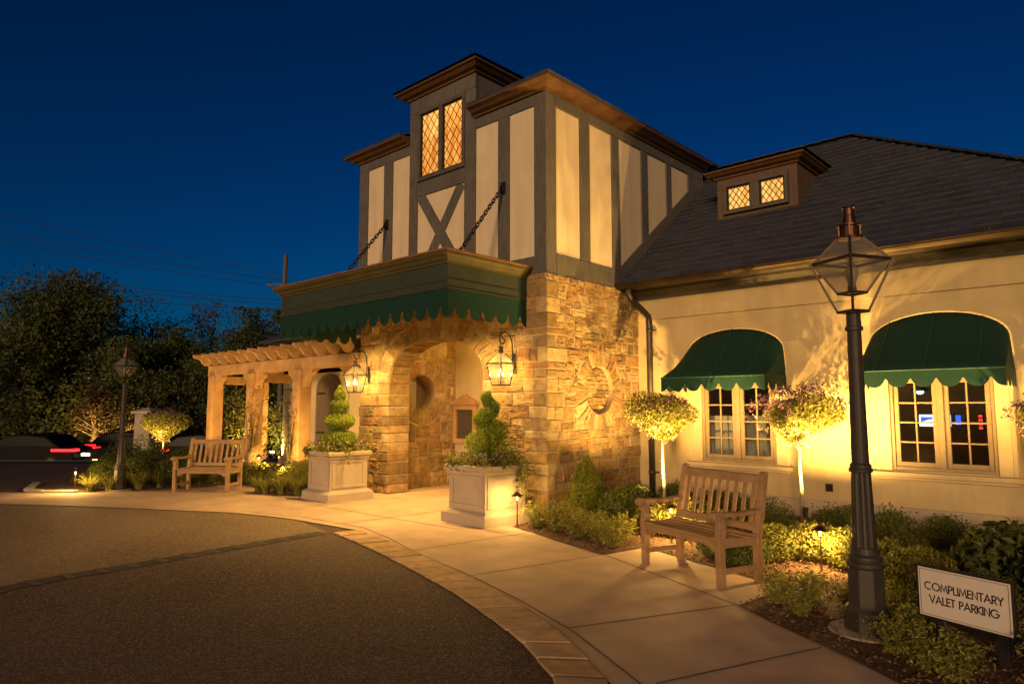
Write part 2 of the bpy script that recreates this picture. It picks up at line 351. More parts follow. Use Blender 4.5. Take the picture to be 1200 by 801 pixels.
# ------------------------------------------------------------------ ground and paving
FH = Vector((-math.sin(R(42.7)), math.cos(R(42.7)))); RT = Vector((math.cos(R(42.7)), math.sin(R(42.7))))
def gh(d):     # the ground falls away towards the public road
    t = min(max((d-21.3)/(25.5-21.3), 0), 1); return -.9*t*t*(3-2*t)
def sheet(name, ds, ls, dz, m):
    b = MB(); v = [(FH.x*d+RT.x*l, FH.y*d+RT.y*l, gh(d)+dz) for d in ds for l in ls]; n = len(ls)
    b.raw(v, [(i*n+j, i*n+j+1, (i+1)*n+j+1, (i+1)*n+j) for i in range(len(ds)-1) for j in range(n-1)])
    return tag(b.build(name, m), kind='structure')
sheet('ground', [-60, 0, 12, 20, 21.3, 22, 23, 24, 25, 25.5, 35, 60, 120, 300, 700], [-700, -200, -80, -40, -20, 0, 20, 60, 200, 700], -.04, 'lawn')
sheet('driveway', [-40, 0, 10, 20.2], [-40, -20, 0, 20, 40], -.012, 'asphalt')
sheet('driveway_kerb', [20.2, 20.5], [-40, -20, -10.5], .05, 'kerb')
sheet('road', [25.6, 30, 34.5], [-160, -40, 0, 40, 160], -.01, 'road')

def flat(name, pts, z, m):
    b = MB(); b.raw([(x, y, z) for x, y in pts], [tuple(range(len(pts)))]); return tag(b.build(name, m), kind='structure')
pav_out = [(-.78, .2), (-1.05, 1.4), (-1.55, 2.45), (-2.39, 3.44), (-3.14, 3.94), (-3.7, 4.22), (-4.36, 4.49), (-5.28, 4.77), (-6.16, 5.02), (-6.97, 5.23), (-7.70, 5.36)]
pav_in = [(-1.08, .2), (-1.35, 1.4), (-1.82, 2.3), (-2.61, 3.22), (-2.98, 3.47), (-3.49, 3.71), (-4.02, 3.93), (-4.67, 4.22), (-5.49, 4.47), (-6.23, 4.68), (-7.86, 5.0)]
pav_in = [(-1.08, .2), (-1.35, 1.4), (-1.82, 2.3), (-2.61, 3.22), (-3.29, 3.64), (-3.84, 3.88), (-4.50, 4.15), (-5.40, 4.43), (-6.26, 4.68), (-7.05, 4.88), (-7.78, 5.03)]
flat('walkway', pav_out + [(-9.2, 5.25), (-10.4, 4.95), (-11.73, 4.23), (-13.18, 3.41), (-14.2, 2.74), (-16.0, 1.3), (-17.2, 2.3), (-15.5, 3.58), (-16, 5), (-20, 6), (-20, 10.4), (3, 10.4), (3, .2)], 0, 'concrete')
# paver course along the walkway: each stone cut, with open joints
def resample(pts, n):
    P = [Vector(p) for p in pts]; L = [0]
    for a, b in zip(P, P[1:]): L.append(L[-1]+(b-a).length)
    out = []
    for k in range(n+1):
        s = L[-1]*k/n; i = min(max(j for j in range(len(L)) if L[j] <= s+1e-9), len(P)-2); t = (s-L[i])/(L[i+1]-L[i]); out.append(P[i].lerp(P[i+1], t))
    return out
rg = random.Random(5); mb = MB(); npv = 30
A, B = resample(pav_in, npv), resample(pav_out, npv)
flat('paver_bedding', [(p.x, p.y) for p in A] + [(p.x, p.y) for p in reversed(B)], -.006, 'joint')
for i in range(npv):
    q = [A[i].lerp(A[i+1], .032), A[i].lerp(A[i+1], .968), B[i].lerp(B[i+1], .968), B[i].lerp(B[i+1], .032)]
    c = (q[0]+q[1]+q[2]+q[3])/4; dz = rg.uniform(-.002, .003)
    q = [p + (c-p)*.035 + Vector((rg.uniform(-.006, .006), rg.uniform(-.006, .006))) for p in q]
    m2 = [p + (c-p)*.05 for p in q]
    v = [(p.x, p.y, -.006) for p in q] + [(p.x, p.y, .004+dz) for p in q] + [(p.x, p.y, .009+dz+rg.uniform(-.002, .002)) for p in m2]
    mb.raw(v, [(0,1,5,4),(1,2,6,5),(2,3,7,6),(3,0,4,7),(4,5,9,8),(5,6,10,9),(6,7,11,10),(7,4,8,11),(8,9,10,11)])
tag(mb.build('paver_border', 'paver'), kind='structure')
# darker flush course crossing the drive
dash = [(-7.58, .3), (-7.6, 1.51), (-7.70, 1.96), (-7.71, 2.4), (-7.78, 3.04), (-7.86, 3.98), (-7.92, 4.62), (-7.93, 5.0)]
mb = MB(); D = resample(dash, 16)
for a, b in zip(D, D[1:]):
    t = (b-a).normalized(); n_ = Vector((-t.y, t.x))*.11; a2 = a + t*.022; b2 = b - t*.022
    mb.raw([(p.x, p.y, -.007) for p in (a2-n_, b2-n_, b2+n_, a2+n_)], [(0, 1, 2, 3)])
tag(mb.build('paver_band', 'dark_paver'), kind='structure')
mb = MB(); mb2 = MB()
for a, b in zip(D, D[1:]):
    t = (b-a).normalized(); n_ = Vector((-t.y, t.x))*.14; a0, a1 = a - t*.035, a + t*.035
    mb.raw([(p.x, p.y, -.0035) for p in (a0-n_, a1-n_, a1+n_, a0+n_)], [(0, 1, 2, 3)])
tag(mb.build('paver_band_joints', 'joint'), kind='structure')
flat('drive_glow_sheet', [(-7.6, -3), (-7.58, .3), (-7.6, 1.51), (-7.70, 1.96), (-7.71, 2.4), (-7.78, 3.04), (-7.86, 3.98), (-7.92, 4.62), (-7.93, 5.05), (-9.2, 5.3), (-10.4, 5.0), (-11.73, 4.28), (-13.18, 3.46), (-14.2, 2.79), (-16.0, 1.35), (-19, -1), (-19, -3)], -.0095, 'glow_asphalt')  # lighter sheet: the entrance's amber light put into the drive's colour
# saw-cut joints of the concrete
def ribbon(mb, pts, w, z):
    P = [Vector(p) for p in pts]; v = []
    for i, p in enumerate(P):
        t = (P[min(i+1, len(P)-1)]-P[max(i-1, 0)]).normalized(); n_ = Vector((-t.y, t.x))*w/2; v += [(p.x-n_.x, p.y-n_.y, z), (p.x+n_.x, p.y+n_.y, z)]
    mb.raw(v, [(2*i, 2*i+2, 2*i+3, 2*i+1) for i in range(len(P)-1)])
mb = MB()
for pts in ([(-.55, .2), (-.85, 1.4), (-1.4, 2.6), (-2.27, 3.56), (-3.13, 4.04), (-3.97, 4.38), (-4.75, 4.64), (-6.09, 5.0), (-6.95, 5.30), (-7.8, 5.52), (-9.2, 5.45), (-10.5, 5.1)],
            [(-6.5, 7.1), (-4.45, 6.32), (-2.53, 5.46)], [(-4.85, 4.68), (-4.47, 6.3)], [(-3.2, 4.08), (-2.56, 5.45)], [(-2.2, 3.62), (-1.7, 4.9)], [(-6.16, 5.04), (-5.95, 6.75)],
            [(-8.3, 5.5), (-8.1, 7.85)], [(-10.2, 5.2), (-9.9, 7.85)], [(-12.0, 4.1), (-12.6, 6.1)], [(-11.3, 6.2), (-6.7, 6.3)], [(-1.25, 2.35), (-.1, 3.4)]):
    ribbon(mb, pts, .013, .003)
tag(mb.build('walkway_joints', 'joint'), kind='structure')
bed_r = [(-6.40, 6.93), (-5.9, 6.78), (-5.36, 6.57), (-4.47, 6.29), (-4.33, 6.95), (-2.45, 6.27), (-2.53, 5.45), (-2.2, 5.22), (-1.91, 5.05), (-1.5, 4.81), (-1.16, 4.57), (-.4, 3.9), (.6, 2.2), (4, 2.2), (4, 10.44), (-6.57, 10.44), (-6.57, 7.9), (-6.45, 7.7)]
bed_l = [(-15.42, 3.66), (-14.97, 4.08), (-14.66, 4.55), (-14.4, 5.0), (-14.2, 5.55), (-14.15, 6.75), (-12.75, 6.75), (-12.5, 6.15), (-11.9, 6.35), (-11.32, 6.66), (-11.42, 7.95), (-11.42, 9.1), (-16.9, 9.15), (-22, 9.5), (-22.5, 6.9), (-19.5, 5.0), (-17.3, 3.95), (-16.0, 3.5)]
flat('planting_bed', bed_r, .008, 'mulch'); flat('planting_bed', bed_l, .008, 'mulch')
mb = MB(); ribbon(mb, bed_l[17:] + bed_l[:5], .14, .06)
kb = MB(); P = [Vector(p) for p in [bed_l[16], bed_l[17]] + bed_l[:2]]
for a, b in zip(P, P[1:]): kb.beam((a.x, a.y, .02), (b.x, b.y, .02), .13, .06)
tag(kb.build('kerb', 'kerb', bevel=.02), kind='structure')
# bark chips on the bed nearest the walk
def inside(p, poly):
    c = False
    for (x1, y1), (x2, y2) in zip(poly, poly[1:]+poly[:1]):
        if (y1 > p[1]) != (y2 > p[1]) and p[0] < (x2-x1)*(p[1]-y1)/(y2-y1)+x1: c = not c
    return c
g = np.random.default_rng(3); pts = []
while len(pts) < 15000:
    p = (g.uniform(-6.5, 0), g.uniform(3.5, 9.5))
    if inside(p, bed_r): pts.append((p[0], p[1], g.uniform(.010, .035)))
v, f = leaf_arrays(np.array(pts), np.tile([0, 0, 1.], (len(pts), 1)), .032, .4, g, .5)
tag(obj_np('bark_mulch', v, f, 'chips'), kind='stuff')
# ------------------------------------------------------------------ masonry
rs = random.Random(11)
def emit_stone(mb, pts, N, d, gap=.010, rough=.006):
    pts = [Vector(p) for p in pts]; N = Vector(N)
    if len(pts) < 3: return
    c = sum(pts, Vector())/len(pts); q = []
    for a, b in zip(pts, pts[1:]+pts[:1]):
        q.append(a); L = (b-a).length
        k = 2 if L > .22 else (1 if L > .09 else 0)
        q += [a.lerp(b, (j+1)/(k+1)) for j in range(k)]
    rad = max((p-c).length for p in q)
    if rad < .03: return
    def shrink(p, s):
        return p + (c-p).normalized()*min(s, (c-p).length*.6)
    n = len(q); q = [shrink(p, gap*rs.uniform(.3, 1.9)) for p in q]
    r0 = q; r1 = [shrink(p, rs.uniform(0, .004)) + N*d*rs.uniform(.5, .75) for p in q]
    r2 = [shrink(p, rs.uniform(.004, .014)) + N*(d+rs.uniform(-rough, rough)) for p in q]
    r3 = [p.lerp(c, .5) + N*(d+rs.uniform(-rough, rough*1.6)) for p in q]
    v = r0+r1+r2+r3+[c+N*(d+rs.uniform(0, rough))]
    f = []
    for r in range(3):
        f += [(r*n+i, r*n+(i+1) % n, (r+1)*n+(i+1) % n, (r+1)*n+i) for i in range(n)]
    f += [(3*n+i, 3*n+(i+1) % n, 4*n) for i in range(n)]
    mb.raw(v, f)

def clip(poly, p, n):
    """the part of a 2D polygon on the side of p that n points to"""
    out = []
    for a, b in zip(poly, poly[1:]+poly[:1]):
        da = (a[0]-p[0])*n[0]+(a[1]-p[1])*n[1]; db = (b[0]-p[0])*n[0]+(b[1]-p[1])*n[1]
        if da >= 0: out.append(a)
        if (da >= 0) != (db >= 0):
            t = da/(da-db); out.append((a[0]+(b[0]-a[0])*t, a[1]+(b[1]-a[1])*t))
    return out

def keep_out(poly, ring):
    """trim a stone where it runs into the ring of cut stones round an opening"""
    c = (sum(p[0] for p in poly)/len(poly), sum(p[1] for p in poly)/len(poly))
    ins = [inside(p, ring) for p in poly]
    if not any(ins) and not inside(c, ring):
        return poly
    best = None
    for a, b in zip(ring, ring[1:]+ring[:1]):
        dx, dy = b[0]-a[0], b[1]-a[1]; L = dx*dx+dy*dy
        if L < 1e-9: continue
        t = min(max(((c[0]-a[0])*dx+(c[1]-a[1])*dy)/L, 0), 1); q = (a[0]+dx*t, a[1]+dy*t); d = math.hypot(q[0]-c[0], q[1]-c[1])
        if best is None or d < best[0]: best = (d, q, (dx, dy))
    d, q, (dx, dy) = best; l = math.hypot(dx, dy); n = (dy/l, -dx/l)      # ring runs counter-clockwise: outward is to the right
    return clip(poly, q, n)

def fill_row(mb, u0, u1, v0, v1, mapf, N, ring=None, thin=.5):
    H = v1-v0; u = u0
    if u1-u0 < .08: return
    def put(a, b, c, d):
        poly = [(a, c), (b, c), (b, d), (a, d)]
        if ring: poly = keep_out(poly, ring)
        if len(poly) >= 3:
            emit_stone(mb, [mapf(x, y) for x, y in poly], N, rs.uniform(.003, .020), rough=.006)
    while u < u1-.02:
        tall = rs.random() > thin
        w = rs.uniform(.12, .30) if tall else rs.uniform(.18, .50)
        if u1-(u+w) < .12: w = u1-u
        if tall: put(u, u+w, v0, v1)
        else:
            k = (1 if rs.random() < .4 else 2) if H < .15 else (2 if H < .22 or rs.random() < .3 else 3)
            cuts = [] if k == 1 else ([rs.uniform(.3, .7)] if k == 2 else [rs.uniform(.25, .4), rs.uniform(.6, .75)])
            cuts = [0]+cuts+[1]
            for a, b in zip(cuts, cuts[1:]):
                if w > .42 and rs.random() < .6:
                    m = u+w*rs.uniform(.35, .65); put(u, m, v0+a*H, v0+b*H); put(m, u+w, v0+a*H, v0+b*H)
                else: put(u, u+w, v0+a*H, v0+b*H)
        u += w

def rows(v0, v1, lo=.18, hi=.32):
    out = [v0]
    while out[-1] < v1-1e-6:
        h = rs.uniform(lo, hi); out.append(v1 if v1-(out[-1]+h) < lo else out[-1]+h)
    return out

def corner_block(mb, x0, x1, y0, y1, z0, z1, ch=.016):
    """a dressed block with worn arrises"""
    j = lambda: rs.uniform(-.009, .008); g_ = rs.uniform(.004, .010); ch = rs.uniform(.008, .018)
    x0 += j(); x1 += j(); y0 += j(); y1 += j(); z0 += g_; z1 -= g_
    v = []
    X, Y, Z = (x0, x1), (y0, y1), (z0, z1)
    idx = {}
    for i in (0, 1):
        for k in (0, 1):
            for l in (0, 1):
                sx, sy, sz = (1 if i == 0 else -1)*ch, (1 if k == 0 else -1)*ch, (1 if l == 0 else -1)*ch
                idx[i, k, l, 'x'] = len(v); v.append((X[i], Y[k]+sy, Z[l]+sz))
                idx[i, k, l, 'y'] = len(v); v.append((X[i]+sx, Y[k], Z[l]+sz))
                idx[i, k, l, 'z'] = len(v); v.append((X[i]+sx, Y[k]+sy, Z[l]))
    f = []
    for i in (0, 1): f.append([idx[i, 0, 0, 'x'], idx[i, 1, 0, 'x'], idx[i, 1, 1, 'x'], idx[i, 0, 1, 'x']])
    for k in (0, 1): f.append([idx[0, k, 0, 'y'], idx[1, k, 0, 'y'], idx[1, k, 1, 'y'], idx[0, k, 1, 'y']])
    for l in (0, 1): f.append([idx[0, 0, l, 'z'], idx[1, 0, l, 'z'], idx[1, 1, l, 'z'], idx[0, 1, l, 'z']])
    for i in (0, 1):
        for k in (0, 1): f.append([idx[i, k, 0, 'x'], idx[i, k, 0, 'y'], idx[i, k, 1, 'y'], idx[i, k, 1, 'x']])
        for l in (0, 1): f.append([idx[i, 0, l, 'x'], idx[i, 0, l, 'z'], idx[i, 1, l, 'z'], idx[i, 1, l, 'x']])
    for k in (0, 1):
        for l in (0, 1): f.append([idx[0, k, l, 'y'], idx[0, k, l, 'z'], idx[1, k, l, 'z'], idx[1, k, l, 'y']])
    for i in (0, 1):
        for k in (0, 1):
            for l in (0, 1): f.append([idx[i, k, l, 'x'], idx[i, k, l, 'y'], idx[i, k, l, 'z']])
    v = [tuple(c_+rs.uniform(-.004, .004) for c_ in p) for p in v]
    mb.raw(v, f)

def round_ring(mb, uc, vc, r, n, mapf, N, lo=.22, hi=.42):
    ts = [2*math.pi*(k+rs.uniform(-.18, .18))/n for k in range(n)]; ts.append(ts[0]+2*math.pi)
    for a, b in zip(ts, ts[1:]):
        l = rs.uniform(lo, hi)
        P = [(uc+math.cos(a)*r, vc+math.sin(a)*r), (uc+math.cos(b)*r, vc+math.sin(b)*r), (uc+math.cos(b)*(r+l), vc+math.sin(b)*(r+l)), (uc+math.cos(a)*(r+l), vc+math.sin(a)*(r+l))]
        emit_stone(mb, [mapf(*p) for p in P], N, rs.uniform(.004, .018), gap=.009, rough=.006)

def holed(mb, u0, u1, v0, v1, uc, vc, r, mapf, n=48):
    """a rectangle with a round hole"""
    an = sorted([2*math.pi*k/n for k in range(n)] + [math.atan2(v-vc, u-uc) % (2*math.pi) for u in (u0, u1) for v in (v0, v1)])
    inn, out = [], []
    for t in an:
        c, s_ = math.cos(t), math.sin(t)
        k = min([(u1-uc)/c if c > 1e-9 else 1e9, (u0-uc)/c if c < -1e-9 else 1e9, (v1-vc)/s_ if s_ > 1e-9 else 1e9, (v0-vc)/s_ if s_ < -1e-9 else 1e9])
        inn.append(mapf(uc+c*r, vc+s_*r)); out.append(mapf(uc+c*k, vc+s_*k))
    m = len(an); mb.raw(inn+out, [(i, (i+1) % m, m+(i+1) % m, m+i) for i in range(m)])
def circ(uc, vc, r, n=40): return [(uc+math.cos(2*math.pi*k/n)*r, vc+math.sin(2*math.pi*k/n)*r) for k in range(n)]

# ------------------------------------------------------------------ the entrance tower
X0, X1, YF, YW = -11.39, -6.59, 7.92, 10.46          # stone storey: its sides, its front, and the line of the long wall
ZT = 3.66
tower = thing('entrance_tower', 'stone and half timbered entrance tower with an arched doorway and a lit window high up', 'tower', (-9, 7.92, 0))
UC, HW, ZS, AB = -9.2, 1.265, 2.05, .77              # the arch
def arch(t, o=0.):
    c, s_ = math.cos(t), math.sin(t); k = 2/2.3
    return (UC+math.copysign(abs(c)**k, c)*(HW+o), ZS+abs(s_)**k*(AB+o))
NA = 40
ring_out = [arch(math.pi*k/NA, .42) for k in range(NA+1)]
front = lambda u, v: (u, YF, v)
side_ = lambda u, v: (X1, u, v)
st = MB(); mo = MB()
# mortar bed of the front, open at the arch
mo.raw([front(X0, 0), front(UC-HW, 0), front(UC-HW, ZT), front(X0, ZT)], [(0, 1, 2, 3)])
mo.raw([front(UC+HW, 0), front(X1, 0), front(X1, ZT), front(UC+HW, ZT)], [(0, 1, 2, 3)])
ia = [arch(math.pi*k/NA) for k in range(NA+1)]
mo.raw([front(*p) for p in ia] + [front(p[0], ZT) for p in ia], [(i, i+1, NA+1+i+1, NA+1+i) for i in range(NA)])
YR = 8.40
mo.raw([(p[0], YF, p[1]) for p in ia] + [(p[0], YR, p[1]) for p in ia], [(i, i+1, NA+1+i+1, NA+1+i) for i in range(NA)])
for x in (UC-HW, UC+HW): mo.raw([(x, YF, 0), (x, YR, 0), (x, YR, ZS), (x, YF, ZS)], [(0, 1, 2, 3)])
# inner wall face behind the arch
XI, XJ, YB, ZC = -10.83, -7.3, 9.95, 3.1
mo.raw([(XI, YR, 0), (UC-HW, YR, 0), (UC-HW, YR, ZC), (XI, YR, ZC)], [(0, 1, 2, 3)])
mo.raw([(UC+HW, YR, 0), (XJ, YR, 0), (XJ, YR, ZC), (UC+HW, YR, ZC)], [(0, 1, 2, 3)])
mo.raw([(p[0], YR, p[1]) for p in ia] + [(p[0], YR, ZC) for p in ia], [(i, i+1, NA+1+i+1, NA+1+i) for i in range(NA)])
# the two other sides
holed(mo, YF, YW+.3, 0, ZT, 9.27, 1.89, .40, side_)
mo.raw([(X0, YF, 0), (X0, 9.3, 0), (X0, 9.3, ZT), (X0, YF, ZT)], [(0, 1, 2, 3)])
mo.raw([(X0, YF, ZT), (X1, YF, ZT), (X1, YF+.2, ZT), (X0, YF+.2, ZT)], [(0, 1, 2, 3)])
# corner blocks and jambs, course by course
low, high = rows(0, ZS, .10, .25), rows(ZS, ZT-.10, .10, .24)
for k, (a, b) in enumerate(list(zip(low, low[1:])) + list(zip(high, high[1:]))):
    big = k % 2 == 0
    wf, wr = (rs.uniform(.26, .50), rs.uniform(.12, .26)) if big else (rs.uniform(.12, .28), rs.uniform(.24, .50))
    corner_block(st, X1-wf, X1+.015, YF-.015, YF+wr, a, b)
    wl = rs.uniform(.28, .5) if not big else rs.uniform(.14, .3)
    corner_block(st, X0-.015, X0+wl, YF-.015, YF+.4, a, b)
    we = rs.uniform(.12, .28) if big else rs.uniform(.26, .46)
    corner_block(st, X1-.3, X1+.014, YW-we, YW+.02, a, b)
    if b <= ZS+.01:
        wj, wk = rs.uniform(.14, .44), rs.uniform(.14, .44)
        corner_block(st, UC-HW-wj, UC-HW+.012, YF-.015, YR, a, b); corner_block(st, UC+HW-.012, UC+HW+wk, YF-.015, YR, a, b)
        fill_row(st, X0+wl, UC-HW-wj, a, b, front, (0, -1, 0)); fill_row(st, UC+HW+wk, X1-wf, a, b, front, (0, -1, 0), thin=.65)
    else:
        fill_row(st, X0+wl, X1-wf, a, b, front, (0, -1, 0), ring=[arch(math.pi*k_/NA, .34) for k_ in range(NA+1)] + [(UC-HW-.34, 0), (UC+HW+.34, 0)])
    m = a+(b-a)*(.5 if b-a > .2 else 1)
    fill_row(st, YF+wr, YW-we, a, m, side_, (1, 0, 0), ring=circ(9.27, 1.89, .64), thin=.5)
    if m < b: fill_row(st, YF+wr, YW-we, m, b, side_, (1, 0, 0), ring=circ(9.27, 1.89, .64), thin=.5)
# voussoirs and the underside of the arch
ts = [0]
while ts[-1] < math.pi-.12: ts.append(ts[-1]+rs.uniform(.13, .21))
ts[-1] = math.pi
for a, b in zip(ts, ts[1:]):
    l = rs.uniform(.25, .44); P = [arch(a), arch(b), arch(b, l), arch(a, l+rs.uniform(-.06, .03))]
    emit_stone(st, [front(*p) for p in P], (0, -1, 0), rs.uniform(.004, .018), rough=.006)
    p, q = arch(a), arch(b); n_ = Vector((UC-(p[0]+q[0])/2, 0, ZS-.2-(p[1]+q[1])/2)).normalized()
    emit_stone(st, [(p[0], YF, p[1]), (q[0], YF, q[1]), (q[0], YR, q[1]), (p[0], YR, p[1])], n_, .015)
# lintel course and weathered top ledge
fill_row(st, X0, X1, ZT-.10, ZT, lambda u, v: (u, YF-.01, v), (0, -1, 0), thin=0); fill_row(st, YF, YW, ZT-.10, ZT, lambda u, v: (X1+.01, u, v), (1, 0, 0), thin=0)
round_ring(st, 9.27, 1.89, .385, 30, side_, (1, 0, 0))
# blind round opening: reveal and thin coursed stone at its back
mo.raw([(X1, 9.27+math.cos(2*math.pi*k/40)*.40, 1.89+math.sin(2*math.pi*k/40)*.40) for k in range(40)] + [(X1-.12, 9.27+math.cos(2*math.pi*k/40)*.40, 1.89+math.sin(2*math.pi*k/40)*.40) for k in range(40)],
       [(k, (k+1) % 40, 40+(k+1) % 40, 40+k) for k in range(40)])
mo.raw([(X1-.11, 9.27+math.cos(2*math.pi*k/40)*.41, 1.89+math.sin(2*math.pi*k/40)*.41) for k in range(40)], [tuple(range(40))])
v = 1.49
while v < 2.29:
    h = rs.uniform(.045, .085); u = 8.87+rs.uniform(0, .1)
    while u < 9.67:
        w = rs.uniform(.2, .5); poly = [(u, v), (u+w, v), (u+w, v+h), (u, v+h)]
        for k in range(24):
            t = 2*math.pi*k/24; poly = clip(poly, (9.27+math.cos(t)*.40, 1.89+math.sin(t)*.40), (-math.cos(t), -math.sin(t)))
            if len(poly) < 3: break
        if len(poly) >= 3: emit_stone(st, [(X1-.108, a, b) for a, b in poly], (1, 0, 0), rs.uniform(.01, .03), gap=.003)
        u += w
    v += h
# porch interior: side wall with a round opening, rubble like the outside
inner = lambda u, v: (XI, u, v)
holed(mo, YR, YB, 0, ZC, 9.02, 1.90, .36, inner)
round_ring(st, 9.02, 1.90, .35, 18, inner, (1, 0, 0), .28, .36)
for a, b in zip(*(lambda r: (r, r[1:]))(rows(0, ZC, .26, .4))):
    fill_row(st, YR, YB, a, b, inner, (1, 0, 0), ring=circ(9.02, 1.90, .66), thin=.55)
mo.raw([(XI, 9.02+math.cos(2*math.pi*k/40)*.36, 1.9+math.sin(2*math.pi*k/40)*.36) for k in range(40)] + [(XI-.34, 9.02+math.cos(2*math.pi*k/40)*.36, 1.9+math.sin(2*math.pi*k/40)*.36) for k in range(40)],
       [(k, (k+1) % 40, 40+(k+1) % 40, 40+k) for k in range(40)])
walls = mo.build('wall', 'mortar', tower)
st.build('stonework', 'stone', walls, smooth=False)
mb = MB(); mb.box(XI-.36, XI-.30, 8.6, 9.45, 1.5, 2.3); sh = mb.build('round_hatch', 'door_wood', tower)
mb = MB(); mb.box(XI-.299, XI-.25, 8.84, 9.08, 1.52, 2.28); mb.build('shutter', 'pale_pier', tower)
mb = MB(); mb.box(XI, XJ, YB, YB+.1, 0, ZC); mb.box(XJ, XJ+.1, YR, YB, 0, ZC); mb.build('porch_wall', 'stucco', tower)
mb = MB(); mb.box(XI-.4, XJ+.1, YR+.005, YB+.1, ZC, ZC+.08); mb.build('porch_ceiling', 'ceiling', tower)

# half timbered storey
TX0, TX1, Z0, Z1, YBK = -11.57, -6.59, 3.75, 6.60, 13.2
mb = MB(); mb.box(TX0+.03, TX1-.03, YF+.03, YBK-.03, Z0, Z1-.02); mb.box(-9.90, -8.21, YF+.03, 9.6, Z1-.02, 7.40); mb.build('infill_panel', 'panel_stucco', tower)
def timber(name, *boxes):
    mb = MB()
    for b in boxes: mb.box(*b)
    return mb.build(name, 'timber', tower, bevel=.008)
for x0, x1 in ((TX0, -11.28), (-10.75, -10.48), (-7.63, -7.38)):
    timber('timber_post', (x0, x1, YF, YF+.06, 3.95, 6.38))
timber('timber_post', (-6.84, TX1, YF, YF+.25, ZT-.004, Z1))
for x0, x1 in ((-9.95, -9.72), (-8.44, -8.17)):
    timber('timber_post', (x0, x1, YF-.003, YF+.06, 3.95, 7.14))
for x0, x1 in ((TX0, -9.952), (-8.168, -6.842)):
    timber('timber_rail', (x0, x1, YF+.002, YF+.06, 6.382, Z1))
timber('timber_rail', (TX0, -6.842, YF-.004, YF+.06, ZT-.004, 3.948))
timber('timber_rail', (-9.718, -8.442, YF-.002, YF+.06, 5.50, 5.76))
timber('timber_rail', (-9.95, -8.17, YF-.004, YF+.06, 7.142, 7.44))
for s_ in (1, -1):
    mb = MB(); c = -9.08; mb.beam((c-s_*.53, YF+.022+s_*.006, 3.96), (c+s_*.53, YF+.022+s_*.006, 5.49), .06, .2, up=(0, 1, 0))
    # lie the brace flat on the wall
    mb2 = MB(); a, b = Vector((c-s_*.55, 0, 3.95)), Vector((c+s_*.55, 0, 5.50)); t = (b-a).normalized(); n_ = Vector((-t.z, 0, t.x))*.105
    y = YF+.012+s_*.005
    mb2.prism([(p.x, y, p.z) for p in (a-n_, b-n_, b+n_, a+n_)], (0, .06, 0)); mb2.build('timber_brace', 'timber', tower)
sl = lambda y: 3.70+.78*(y-9.88)          # line of the long roof against the tower side
for y0, y1 in ((YF+.252, 8.16), (8.81, 9.07), (9.73, 9.95), (10.69, 10.90), (11.60, 11.79), (12.48, 13.1)):
    timber('timber_post', (TX1-.06, TX1, y0, y1, max(3.99, sl(y0)-.1), 6.378))
timber('timber_rail', (TX1-.06, TX1+.003, YF+.252, 13.1, 6.38, Z1))
timber('timber_rail', (TX1-.06, TX1+.004, YF+.252, 9.95, ZT-.004, 3.985))
mb = MB(); a, b = Vector((0, 9.80, sl(9.80)+.12)), Vector((0, 13.0, sl(13.0)+.12)); t = (b-a).normalized(); n_ = Vector((0, -t.z, t.y))*.13
mb.prism([(TX1+.006, p.y, p.z) for p in (a-n_, b-n_, b+n_, a+n_)], (-.066, 0, 0)); mb.build('timber_rail', 'timber', tower)
# moulded eaves
def eave(mb, path, zb=6.56, out=.24):
    """a cove moulding swept along the path (x, y, nx, ny): miters at the corners"""
    prof = [(0, 0), (.04, 0), (.05, .03), (.12, .05), (.16, .085), (out-.04, .10), (out, .105), (out, .14), (out-.03, .15), (0, .17)]
    v = []; n = len(prof)
    for x, y, nx, ny in path: v += [(x+nx*o, y+ny*o, zb+z) for o, z in prof]
    f = [(i*n+k, i*n+k+1, (i+1)*n+k+1, (i+1)*n+k) for i in range(len(path)-1) for k in range(n-1)]
    f += [tuple(range(n)), tuple(range((len(path)-1)*n, len(path)*n))[::-1]]
    mb.raw(v, f)
mb = MB(); eave(mb, [(TX0, 10.5, -1, 0), (TX0, YF, -1, -1), (-9.955, YF, 0, -1)]); mb.build('eave_moulding', 'crown', tower)
mb = MB(); eave(mb, [(-8.165, YF, 0, -1), (TX1, YF, 1, -1), (TX1, 13.1, 1, 0)]); mb.build('eave_moulding', 'crown', tower)
mb = MB(); eave(mb, [(-9.95, 9.4, -1, 0), (-9.95, YF, -1, -1), (-8.17, YF, 1, -1), (-8.17, 9.4, 1, 0)], zb=7.40, out=.22); mb.build('eave_moulding', 'crown', tower)
for x_ in (-9.93, -8.21):
    mb = MB(); mb.box(x_, x_+.03, YF+.06, 9.4, 6.7, 7.40); mb.build('cheek', 'timber', tower)
